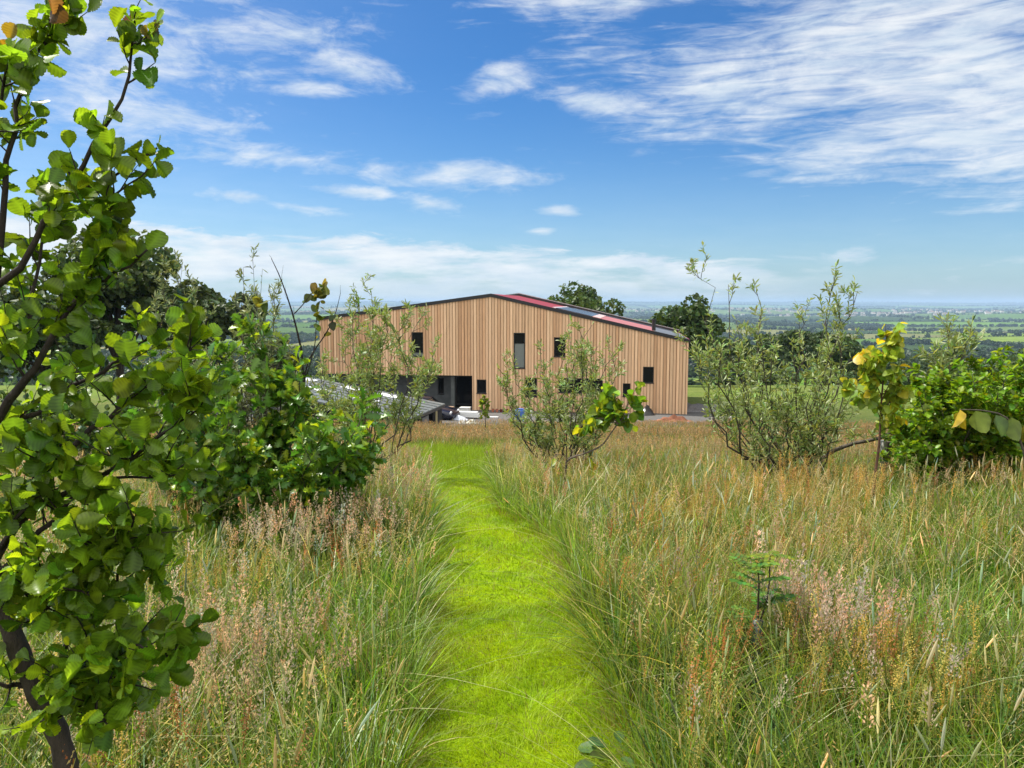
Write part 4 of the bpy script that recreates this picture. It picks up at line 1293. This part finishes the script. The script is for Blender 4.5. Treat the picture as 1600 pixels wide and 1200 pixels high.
# ------------------------------------------------------------------ full-grown trees
def big_tree(name, px, D, top_py, width_px, label, col=(.035, .06, .014), nl=2600, ls=.30, group=None, cat='tree', base_z=None, squash=1.0, lobes=34, seed=0, x=None, h=None, w=None):
    r = np.random.default_rng(100 + seed)
    p = P(px, top_py, D)
    gz = float(ground(p[0], D)) if base_z is None else base_z
    h = p[2] - gz; w = width_px / F * D
    base = np.array([p[0], D, gz])
    t = thing(name, base, label, cat, group)
    wood, lf = Acc(), Acc()
    ch = min(h * .8, w * 1.05) * squash; cz = gz + h - ch / 2
    tube(wood, curve([base - UP * .2, base + UP * h * .2 + [r.normal(0, .1), 0, 0], [base[0], D, cz]], 8), np.linspace(h * .032, h * .012, 8), (.05, .042, .034), 9)
    # lobes: smaller clumps over the crown's volume
    lc = rdir(lobes, -.75, 1.0) * (r.uniform(.15, 1, (lobes, 1)) ** .5 * .86) * np.array([w * .5, w * .5, ch * .5])
    lc *= (1 + r.normal(0, .09, (lobes, 1)))
    lr = r.uniform(.17, .28, lobes) * w * .66
    for q in lc[:14]:
        e = np.array([base[0], D, cz]) + q * .9
        tube(wood, curve([[base[0], D, gz + h * r.uniform(.22, .45)], (np.array([base[0], D, gz + h * .45]) + e) / 2 + r.normal(0, .03 * w, 3), e], 7), np.linspace(h * .011, h * .002, 7), (.05, .042, .034), 5)
    k = nl // lobes
    d = rdir(lobes * k, -.8, 1).reshape(lobes, k, 3)
    rad = r.uniform(.55, 1.05, (lobes, k, 1)) ** .6
    pos = np.array([base[0], D, cz]) + lc[:, None, :] + d * rad * lr[:, None, None] * np.array([1, 1, .75])
    nrm = d + rdir(lobes * k).reshape(lobes, k, 3) * .7 + np.array([0, 0, .3])
    sz = r.uniform(.6, 1.25, lobes * k) * ls
    cc = jitter(col, lobes * k, .2, .1) * np.repeat(r.uniform(.8, 1.25, (lobes, 1)), k, 0)
    Mx = frames(rdir(lobes * k), nrm.reshape(-1, 3)) * sz[:, None, None]
    pv = np.array([[-.1, -.5, 0], [.42, -.25, .1], [.3, .35, 0], [0, .6, -.12], [-.4, .3, .05], [-.45, -.2, -.05]])
    lf.scatter((pv, [np.array([[0, 1, 2, 3], [0, 3, 4, 5]])]), pos.reshape(-1, 3), Mx, cc)
    wood.build('trunk', M_bark, t); lf.build('crown', M_tree, t, smooth=False)
    return t


def make_trees():
    r = np.random.default_rng(77)
    words = ['leftmost tree of the dark belt right of the house', 'second tree of the dark belt from the house corner', 'third tree of the dark belt, behind the tall willow shoots', 'middle tree of the dark belt beyond the spreading willow',
             'taller tree of the dark belt behind the willow\'s right side', 'tree of the dark belt just left of the yellow sapling', 'tree of the dark belt directly behind the yellow sapling', 'tree of the dark belt above the long willow branch',
             'low tree of the dark belt left above the beech bush', 'low tree of the dark belt above the beech bush', 'rightmost low tree of the dark belt at the picture edge']
    for k, (px, D, ty, w) in enumerate(((1125, 112, 522, 60), (1165, 118, 530, 66), (1205, 108, 520, 60), (1248, 116, 512, 66), (1290, 110, 515, 62), (1330, 120, 530, 60), (1375, 140, 548, 70), (1430, 150, 556, 80), (1490, 160, 566, 80), (1545, 150, 560, 70), (1600, 140, 552, 80))):
        big_tree('belt_tree', px, D, ty, w, words[k], np.array([.05, .085, .02]) * r.uniform(.8, 1.3), 2600, .5, lobes=26, seed=80 + k, group='dark belt of trees right of the house')
    for k, (px, D, ty, w, lab) in enumerate(((1128, 86, 590, 60, 'rounded shrub on the pasture just right of the house'), (1205, 92, 586, 90, 'wide shrub behind the low part of the spreading willow'),
                                              (1300, 95, 590, 70, 'shrub behind the right side of the spreading willow'), (1420, 88, 584, 80, 'shrub behind the long willow branch, left of the beech'), (1350, 100, 580, 50, 'small shrub behind the stem of the yellow sapling'))):
        big_tree('pasture_shrub', px, D, ty, w, lab, (.055, .085, .022), 1500, .34, lobes=18, seed=60 + k, cat='shrub')
    big_tree('oak_tree', 178, 46, 362, 200, 'tall dark broadleaf tree behind the alder, highest of the trees at the left', (.055, .09, .02), 9000, .34, lobes=60, seed=1)
    big_tree('oak_tree', 296, 52, 428, 150, 'dark rounded tree between the tall left tree and the slender willow', (.05, .08, .02), 6500, .34, lobes=46, seed=2)
    big_tree('oak_tree', 384, 56, 452, 62, 'narrow dark tree behind the slender willow left of the house', (.045, .075, .018), 3500, .32, lobes=30, seed=3, squash=1.5)
    big_tree('oak_tree', 60, 40, 440, 200, 'dark tree low behind the alder leaves at the left edge', (.05, .085, .02), 6000, .34, lobes=46, seed=4)
    big_tree('hedge_tree', 430, 60, 528, 70, 'low bushy tree behind the sparse dark sapling', (.045, .07, .018), 2200, .32, lobes=24, seed=5)
    big_tree('oak_tree', 903, 78, 441, 135, 'round dense oak rising behind the right roof slope', (.06, .10, .02), 8000, .36, lobes=54, seed=6)
    big_tree('oak_tree', 1070, 74, 466, 125, 'dark oak behind the right corner of the house', (.055, .095, .02), 7000, .36, lobes=50, seed=7)
    big_tree('hedge_tree', 1150, 88, 540, 70, 'low dark tree right of the oak by the house corner', (.045, .07, .016), 2600, .4, lobes=26, seed=8)
    for k, (px, D, ty, w, lab) in enumerate(((1222, 135, 512, 66, 'leftmost of the round trees beyond the green pasture'), (1262, 140, 516, 56, 'round tree in the middle of the row beyond the pasture'),
                                              (1308, 130, 520, 62, 'round tree at the right of the row beyond the pasture'), (1190, 150, 524, 50, 'small tree left of the row beyond the pasture'),
                                              (1352, 165, 536, 60, 'tree behind the yellow sapling'), (1590, 150, 560, 90, 'dark tree above the beech bush at the right edge'),
                                              (1520, 210, 575, 70, 'low dark tree above the middle of the beech bush'), (1455, 230, 548, 70, 'tree behind the long willow branch'))):
        big_tree('pasture_tree', px, D, ty, w, lab, (.05, .085, .02), 3000, .55, lobes=28, seed=20 + k)


make_trees()

# ------------------------------------------------------------------ grass
_nr = np.random.default_rng(21)
_nk = [( _nr.uniform(0, 2 * np.pi), _nr.uniform(.6, 1.7), _nr.uniform(0, 6.28)) for _ in range(40)]


def patch_noise(x, y, scale, seed=0):
    r = 0
    for i in range(6):
        a, k, ph = _nk[(seed * 6 + i) % 40]
        r = r + np.sin((x * math.cos(a) + y * math.sin(a)) * k * 6.28 / scale + ph + 1.7 * np.sin((x * math.sin(a) - y * math.cos(a)) * k * 3.1 / scale + ph * 2))
    return r / 6 * .9 + .5


def wedge(n, r0, r1, half=46):
    r = np.sqrt(rng.uniform(r0 * r0, r1 * r1, n)); a = np.radians(rng.uniform(-half, half, n))
    return r * np.sin(a), r * np.cos(a)


def pxx(x, y): return 800 + F * x / np.maximum(y, .1)


def verge(x, y):
    """the strip of bright, half-grown grass beyond the end of the mown path"""
    return (y > PATH_END - .1) & (y < 19 + 1.0 * np.sin(x * 2)) & (pxx(x, y) > 662 - (y - PATH_END) * 9.5) & (pxx(x, y) < 770 + 6 * np.sin(y * 3))


def blades(acc, x, y, h, w, col, seg=4, bend=.5, lean=.25, tipcol=None, clump=.6):
    n = len(x)
    z = ground(x, y)
    b = np.stack([x, y, z], 1)
    a = rng.uniform(0, 2 * np.pi, n)
    ca = 6.28 * patch_noise(x, y, .55, 5)
    ld = np.stack([np.cos(a), np.sin(a), np.zeros(n)], 1) * .75 + np.stack([np.cos(ca), np.sin(ca), np.zeros(n)], 1) * clump + np.array([.12, 0, 0])
    fa = a + np.pi / 2 + rng.normal(0, .6, n)
    sd = np.stack([np.cos(fa), np.sin(fa), np.zeros(n)], 1)
    be = np.abs(rng.normal(0, bend, n)); le = np.abs(rng.normal(0, lean, n))
    t = np.linspace(0, 1, seg + 1)
    out = ld[:, None, :] * (le[:, None] * t + be[:, None] * t ** 2.2)[:, :, None] * h[:, None, None]
    up = (t - (.16 * be)[:, None] * t ** 3 * 1.6)[:, :, None] * h[:, None, None] * np.array([0, 0, 1.])
    ctr = b[:, None, :] + out + up
    wt = w[:, None] * (1 - t ** 1.7 * .96)
    L = ctr - sd[:, None, :] * wt[:, :, None] * .5
    R = ctr[:, :-1] + sd[:, None, :] * wt[:, :-1, None] * .5
    k = 2 * seg + 1
    V = np.empty((n, k, 3), np.float32); V[:, 0::2] = L; V[:, 1::2] = R
    i = np.arange(n)[:, None] * k; j = np.arange(seg - 1)[None, :] * 2
    q = np.stack([i + j, i + j + 1, i + j + 3, i + j + 2], -1).reshape(-1, 4)
    tr = np.stack([i[:, 0] + k - 3, i[:, 0] + k - 2, i[:, 0] + k - 1], 1)
    C = np.repeat(col[:, None, :], k, 1)
    if tipcol is not None:
        tt = np.empty(k); tt[0::2] = t; tt[1::2] = t[:-1]
        m = (tt ** 2)[None, :, None] * rng.uniform(0, 1, (n, 1, 1))
        C = C * (1 - m) + np.asarray(tipcol)[None, None, :] * m
    acc.add(V.reshape(-1, 3), [q, tr], C.reshape(-1, 3))


def near_guard(x, y):
    return (np.abs(pxx(x, y) - 1190) < 26) & (y > 2.45) & (y < 3.25)


def in_yard(x, y):
    e = 39.0 + .9 * np.sin(x * .5) + .5 * np.sin(x * 1.3 + 1) + np.where(x > 8, (x - 8) * .7, 0)
    return (y > e) & (x > -22) & (x < 12.6)


GREEN = np.array([.145, .31, .012]); DKGREEN = np.array([.045, .14, .014]); STRAW = np.array([.46, .37, .14]); OLIVE = np.array([.20, .26, .022])


def meadow():
    acc = Acc()
    #        n      r0   r1  h    hv   w      seg bend
    for n, r0, r1, h0, w0, seg, bend in ((48000, .9, 4.2, .38, .0066, 6, .6), (88000, 4.0, 9.0, .31, .0082, 5, .5), (92000, 8.8, 20, .26, .010, 4, .45), (80000, 19.5, 43, .26, .024, 3, .4)):
        x, y = wedge(n, r0, r1)
        m = ~on_path(x, y, .02) & ~verge(x, y) & ~in_yard(x, y)
        m &= ~near_guard(x, y) | (rng.random(n) < .12)
        m &= rng.random(n) < .35 + 1.0 * patch_noise(x, y, .45 * max(1, r0 / 5), 4)
        x, y = x[m], y[m]; n = len(x)
        cl = patch_noise(x, y, .7, 3)
        g = patch_noise(x, y, 2.6, 0); g2 = patch_noise(x, y, 7.0, 1)
        h = h0 * rng.uniform(.4, 1.3, n) * (.6 + .45 * g + .4 * cl)
        h *= np.where((pxx(x, y) > 315) & (pxx(x, y) < 560) & (y > 4.3) & (y < 6.2), .55, 1)
        straw = rng.random(n) < np.clip(.10 + .2 * (g2 - .5) + np.interp(y, [4, 12, 30], [0, .08, .32]), .03, .8)
        col = GREEN * (1 - g[:, None]).clip(0, 1) + OLIVE * g[:, None].clip(0, 1)
        dk = (rng.random(n) < .15 + .5 * patch_noise(x, y, 1.3, 2))[:, None]
        col = np.where(dk, DKGREEN, col)
        col = np.where(straw[:, None], STRAW * np.array([1, .95, .85]), col) * rng.normal(1, .42, (n, 1)).clip(.25, 2.2)
        blades(acc, x, y, h, w0 * rng.uniform(.6, 1.4, n), col, seg, bend, .3, tipcol=(.24, .22, .07))
    # long arching tufts that hang over the path's edges
    for side in (0, 1):
        n = 3600
        y = rng.uniform(1.2, PATH_END, n)
        x = np.where(side == 0, path_left(y) - np.abs(rng.normal(0, .09, n)), path_right(y) + np.abs(rng.normal(0, .09, n)))
        col = (GREEN * (1 - rng.random((n, 1)) * .5) + OLIVE * .4) * rng.normal(.95, .2, (n, 1)).clip(.5, 1.6)
        blades(acc, x, y, rng.uniform(.10, .34, n), .005 * rng.uniform(.6, 1.3, n) * np.interp(y, [2, 10], [.9, 1.8]), col, 6, .75, .35, tipcol=(.26, .25, .08))
    n = 80
    y = rng.uniform(1.8, 8, n); sd_ = rng.random(n) < .5
    x = np.where(sd_, path_left(y) - .05, path_right(y) + .05)
    blades(acc, x, y, rng.uniform(.3, .55, n), .004 * np.interp(y, [2, 8], [1, 1.7]), np.array([.52, .50, .24]) * rng.normal(1, .15, (n, 1)), 7, 1.0, .5)
    n = 2600
    x, y = wedge(n, 1.6, 9); m = ~on_path(x, y, .05); x, y = x[m], y[m]; n = len(x)
    blades(acc, x, y, rng.uniform(.28, .6, n), .0045 * np.interp(y, [2, 9], [1, 1.9]), np.array([.58, .54, .28]) * rng.normal(1, .2, (n, 1)).clip(.5, 1.5), 7, .8, .4)
    tag(acc.build('meadow_grass', M_grass), 'long uncut meadow grass on both sides of the mown path', 'grass', kind='stuff')
    # the bright half-grown strip at the path's end
    acc = Acc()
    n = 60000; x = rng.uniform(-5, 1.5, n); y = rng.uniform(PATH_END - 1.6, 20, n)
    m = (verge(x, y) | ((y > PATH_END - 1.6 + 1.2 * rng.random(n)) & on_path(x, y, .02))); x, y = x[m], y[m]; n = len(x)
    blades(acc, x, y, rng.uniform(.14, .30, n) * np.interp(y, [PATH_END - 1.6, PATH_END, PATH_END + 2.5], [.2, .45, 1]), .008 * rng.uniform(.7, 1.3, n), np.array([.24, .37, .006]) * rng.normal(1, .2, (n, 1)).clip(.5, 1.5), 3, .35, .25, tipcol=(.2, .22, .03))
    # short turf of the path
    for n, y0, y1, w0 in ((60000, 1.0, 4.2, .0030), (42000, 4.0, PATH_END + .1, .0055)):
        y = rng.uniform(y0, y1, n); u = rng.uniform(-.06, 1.06, n); x = path_left(y) * (1 - u) + path_right(y) * u
        g = patch_noise(x, y, .5, 2)[:, None]; edge = (np.abs(u - .5) * 2) ** 6
        c = (np.array([.24, .38, .004]) * (1 - g) + np.array([.35, .45, .005]) * g) * rng.normal(1, .17, (n, 1)).clip(.5, 1.6)
        br = (rng.random(n) < .09 + .25 * edge + .12 * (patch_noise(x, y, 1.1, 1) > .75))[:, None]
        c = np.where(br, np.array([.26, .21, .07]), c)
        blades(acc, x, y, rng.uniform(.022, .06, n) * (1 + 1.4 * edge), w0 * rng.uniform(.6, 1.4, n), c, 3, .6, .5)
    tag(acc.build('mown_grass', M_mown), 'short bright green turf of the mown path', 'grass', kind='stuff')


meadow()


def head_protos():
    r = np.random.default_rng(9)
    def stem(y1, w, lean=.03):
        t = np.linspace(0, 1, 5); v = []
        for q in t: v += [(-w + lean * q * q, y1 * q, 0), (w + lean * q * q, y1 * q, 0)]
        return v, [[2 * i, 2 * i + 1, 2 * i + 3, 2 * i + 2] for i in range(4)], lean
    def quad(v, f, c, p, d, ln, wd):
        d = d / np.linalg.norm(d); s = np.cross(d, rdirs()); s /= np.linalg.norm(s); k = len(v)
        p = np.array(p)
        v += [tuple(p), tuple(p + d * ln * .5 + s * wd), tuple(p + d * ln), tuple(p + d * ln * .5 - s * wd)]
        f.append([k, k + 1, k + 2, k + 3])
    def rdirs():
        d = r.normal(size=3); return d / np.linalg.norm(d)
    out = {}
    def fin(v, f, ns, stemmul):
        c = np.ones((len(v), 3)); c[:ns] = stemmul
        return (np.array(v, float), [np.array(f)], c)
    def fog(nsp, sp, rad, y0, wst=.0022):
        v, f, le = stem(.97, wst); ns = len(v)
        for _ in range(nsp):
            t = r.random(); y = y0 + (1 - y0) * t; rr = rad * (1 - t) ** .6 * r.uniform(.2, 1)
            a = r.uniform(0, 6.28)
            p = (le * y * y + rr * math.cos(a), y, rr * math.sin(a))
            quad(v, f, None, p, np.array([math.cos(a) * .7, .9, math.sin(a) * .7]), sp * r.uniform(.7, 1.2), sp * .24)
        return fin(v, f, ns, (.45, .75, .35))
    out['fog'] = [fog(46, .028, .055, .74) for _ in range(3)] + [fog(42, .025, .034, .79)]
    out['fogmid'] = [fog(20, .040, .06, .74, .004) for _ in range(3)]
    out['fogfar'] = [fog(8, .085, .08, .66, .008) for _ in range(3)]
    def spike(rad, y0):
        v, f, le = stem(y0, .0022, .04); ns = len(v); sides = 6; ys = np.linspace(y0, 1.0, 6); rr = rad * np.array([.5, 1, 1.05, .95, .7, .15])
        k0 = len(v)
        for i, q in enumerate(ys):
            for a in np.linspace(0, 6.28, sides, endpoint=False): v.append((le * 1.0 + rr[i] * math.cos(a) + .05 * (q - y0), q, rr[i] * math.sin(a)))
        for i in range(5):
            for j in range(sides): f.append([k0 + i * sides + j, k0 + i * sides + (j + 1) % sides, k0 + (i + 1) * sides + (j + 1) % sides, k0 + (i + 1) * sides + j])
        return fin(v, f, ns, (.55, .75, .45))
    out['spike'] = [spike(.0075, .84), spike(.0062, .87), spike(.008, .82)]
    def sorrel(nb, per, sp):
        v, f, le = stem(.98, .0028); ns = len(v)
        for b in range(nb):
            y0 = r.uniform(.5, .92); a = r.uniform(0, 6.28); ln = r.uniform(.08, .2) * (1.3 - y0 * .5)
            for q in range(per):
                t = (q + r.random()) / per; p = (le * y0 * y0 + math.cos(a) * ln * t * .35, y0 + ln * t, math.sin(a) * ln * t * .35)
                quad(v, f, None, np.array(p) + r.normal(0, .006, 3), rdirs() + [0, .3, 0], sp * r.uniform(.6, 1.2), sp * .42)
        return fin(v, f, ns, (.7, .8, .6))
    out['sorrel'] = [sorrel(11, 11, .013) for _ in range(3)]
    out['sorrelmid'] = [sorrel(8, 5, .028) for _ in range(3)]
    def loose(nsp):
        v, f, le = stem(.98, .0018, .12); ns = len(v)
        for _ in range(nsp):
            t = r.random(); y = .7 + .3 * t; a = r.uniform(0, 6.28); rr = .09 * (1.1 - t) * r.uniform(.3, 1)
            p = (le * y * y + rr * math.cos(a), y + .02, rr * math.sin(a))
            quad(v, f, None, p, np.array([math.cos(a) * .6 + .3, -.5, math.sin(a) * .6]), .028 * r.uniform(.7, 1.2), .0045)
        return fin(v, f, ns, (.6, .8, .45))
    out['loose'] = [loose(30), loose(24)]
    return out


def seed_heads():
    pr = head_protos()
    acc = {'f': Acc(), 's': Acc(), 'k': Acc()}
    def put(key, kind, n, r0, r1, hgt, col, dens=None, amt=.2, lean=.16, half=46):
        x, y = wedge(n, r0, r1, half)
        m = ~on_path(x, y, .05) & ~verge(x, y) & ~in_yard(x, y)
        m &= ~near_guard(x, y)
        if dens is not None: m &= rng.random(n) < dens(x, y)
        x, y = x[m], y[m]; n = len(x)
        if not n: return
        T = np.stack([x, y, ground(x, y)], 1)
        al = np.stack([rng.normal(.06, lean, n), rng.normal(0, lean, n), np.ones(n)], 1)
        nh = rdir(n, -.1, .1)
        Mx = frames(al, nh) * (hgt * rng.uniform(.7, 1.2, n))[:, None, None]
        cc = jitter(col, n, amt, .1)
        pick = rng.integers(len(pr[kind]), size=n)
        for k, p in enumerate(pr[kind]):
            q = pick == k; acc[key].scatter(p, T[q], Mx[q], cc[q])
    FOG = (.50, .37, .24); PINK = (.52, .32, .20); TAN = (.48, .40, .17); RUST = (.42, .18, .07); ORG = (.46, .31, .10)
    pn = lambda sc, sd, lo, hi: (lambda x, y: np.clip((patch_noise(x, y, sc, sd) - lo) / (hi - lo), 0, 1))
    left = lambda x, y: pn(1.6, 3, .38, .75)(x, y) * np.where(x < path_left(y), 1, .40) * np.interp(y, [1.8, 3.6], [.3, 1])
    right_r = lambda x, y: pn(1.8, 4, .48, .70)(x, y) * np.where(x > path_right(y), 1, .4)
    put('f', 'fog', 2300, 1.3, 5, .44, FOG, left)
    put('f', 'fog', 3300, 4.5, 9.5, .44, FOG, left); put('f', 'fog', 1300, 4.5, 9.5, .44, PINK, left)
    put('f', 'fogmid', 9500, 9, 20, .42, (.45, .30, .16), pn(4, 5, .15, .7)); put('f', 'fogmid', 4000, 9, 20, .40, PINK, pn(4, 1, .3, .7))
    put('f', 'fogfar', 40000, 19, 43, .42, (.37, .235, .115)); put('f', 'fogfar', 20000, 19, 43, .44, (.45, .30, .165), pn(6, 2, .2, .7))
    put('f', 'loose', 3600, 1.5, 8, .48, TAN, pn(2.2, 2, .2, .7)); put('f', 'loose', 4200, 7, 16, .45, TAN, pn(3, 3, .2, .7))
    put('k', 'spike', 700, 1.6, 5, .50, (.46, .45, .24), None, lean=.25); put('k', 'spike', 1300, 5, 11, .48, (.55, .52, .32), None, lean=.22)
    put('k', 'spike', 380, 1.6, 9, .54, (.62, .60, .42), None, lean=.4)
    put('s', 'sorrel', 1000, 1.6, 5, .48, RUST, right_r); put('s', 'sorrel', 1100, 1.8, 6, .46, (.50, .36, .09), right_r)
    put('s', 'sorrel', 2400, 5, 10, .50, ORG, right_r); put('s', 'sorrel', 900, 5, 10, .48, RUST, right_r)
    put('s', 'sorrelmid', 2600, 9.5, 20, .46, (.44, .31, .11), right_r)
    def blob(px, D, rx, ry):
        cx = (px - 800) / F * D
        return lambda x, y: np.exp(-((x - cx) / rx) ** 2 - ((y - D) / ry) ** 2)
    put('f', 'fog', 3600, 3.4, 6.0, .46, (.54, .40, .29), blob(490, 4.6, .42, .5)); put('f', 'fog', 4500, 4.5, 9, .46, (.56, .36, .24), blob(632, 6.4, .32, .9))
    put('f', 'fog', 7000, 2.4, 4.2, .46, (.54, .40, .31), blob(1290, 3.2, .2, .35)); put('f', 'fog', 6000, 1.8, 3.4, .42, (.52, .39, .26), blob(300, 2.9, .3, .4))
    put('s', 'sorrel', 2600, 2.0, 4.0, .46, (.58, .40, .10), blob(1440, 2.75, .3, .3)); put('s', 'sorrel', 5000, 5, 9, .55, (.52, .34, .10), blob(1270, 6.5, .5, .8))
    put('s', 'sorrel', 2200, 2.6, 5.0, .46, (.50, .20, .07), blob(1010, 3.8, .2, .3)); put('s', 'sorrel', 2200, 2.6, 4.6, .46, (.54, .36, .10), blob(325, 3.9, .22, .3))
    tag(acc['f'].build('seeding_grass', M_seed, smooth=False), 'pinkish and tan seeding grass heads standing above the meadow', 'grass', kind='stuff')
    tag(acc['s'].build('sorrel', M_seed, smooth=False), 'rusty orange sorrel flower stalks scattered through the meadow', 'wildflowers', kind='stuff')
    tag(acc['k'].build('spike_grass', M_seed), 'pale cylindrical grass spikes leaning through the meadow', 'grass', kind='stuff')


seed_heads()


def meadow_plants():
    for px, D, n, ln, lab, col in ((985, 2.55, 16, .085, 'dock plant with broad grey-green leaves at the lower right edge of the path', (.07, .13, .04)),
                                   (1130, 2.6, 9, .075, 'smaller dock plant in the grass right of the path bottom', (.06, .125, .035)),
                                   (846, 6.6, 26, .10, 'low leafy weed clump where the path narrows on its right side', (.06, .12, .035)),
                                   (1020, 2.4, 10, .08, 'broad leaved weed at the bottom edge right of the path', (.075, .14, .04))):
        b = gpt(px, D); l, w = Acc(), Acc()
        t = thing('dock_plant', b, lab, 'plant')
        for k in range(n):
            a = k * 2.4 + rng.normal(0, .2); d = np.array([math.cos(a), math.sin(a), rng.uniform(.5, 1.6)]); d /= np.linalg.norm(d)
            q = curve([b, b + d * ln * .6, b + d * ln * 1.1 + np.array([d[0], d[1], -.1]) * .03], 5)
            tube(w, q, .002, (.1, .14, .04), 4, cap=False)
            put_leaves(l, [L_ovate], q[-1][None, :], (d + np.array([d[0], d[1], -.7]) * .7)[None, :], np.array([ln * rng.uniform(.7, 1.1)]), jitter(col, 1), 1.0, .5)
        w.build('stems', M_lush, t); l.build('foliage', M_lush, t)
    # dried branching stalks at the right
    for px, D, tx, ty, lab in ((1205, 4.1, 1285, 745, 'tallest pale dried stalk leaning right through the sorrel'), (1268, 4.0, 1318, 785, 'pale dried stalk to the right of the tallest one'),
                               (1105, 5.2, 1122, 745, 'pale dried stalk left of the rowan sapling'), (1345, 4.6, 1372, 800, 'short dried stalk below the yellow sapling')):
        b = gpt(px, D); w = Acc(); tp = P(tx, ty, D - .1)
        c = curve([b, (b + tp) / 2 + [-.02, 0, .03], tp], 12)
        tube(w, c, np.linspace(.0045, .0015, 12), (.50, .42, .22), 5)
        for k in range(10):
            i = rng.integers(4, 11); d = rdir(1, .1, .9)[0]; d[1] *= .5
            q = curve([c[i], c[i] + d * .05 + UP * .02, c[i] + d * .08 + UP * rng.uniform(.02, .09)], 5); tube(w, q, np.linspace(.0022, .001, 5), (.48, .38, .18), 4)
        tag(w.build('dried_stalk', M_seed, None), lab, 'plant', 'dried stalks in the meadow')


meadow_plants()

# ------------------------------------------------------------------ the air
def make_haze():
    a = Acc(); box(a, (-17600, -80, -110), (35200, 0, 0), (0, 17300, 0), (0, 0, 195), (1, 1, 1))
    m = bpy.data.materials.new('haze'); m.use_nodes = True; t = m.node_tree; t.nodes.clear()
    h = N(t); out = h.n('ShaderNodeOutputMaterial'); v = h.n('ShaderNodeVolumePrincipled')
    v.inputs['Color'].default_value = (.48, .68, .93, 1)
    v.inputs['Density'].default_value = HAZE
    v.inputs['Anisotropy'].default_value = 0.0
    t.links.new(v.outputs[0], out.inputs['Volume'])
    o = a.build('haze', m, None, smooth=False)
    tag(o, kind='stuff')


HAZE = 1.0e-4
make_haze()
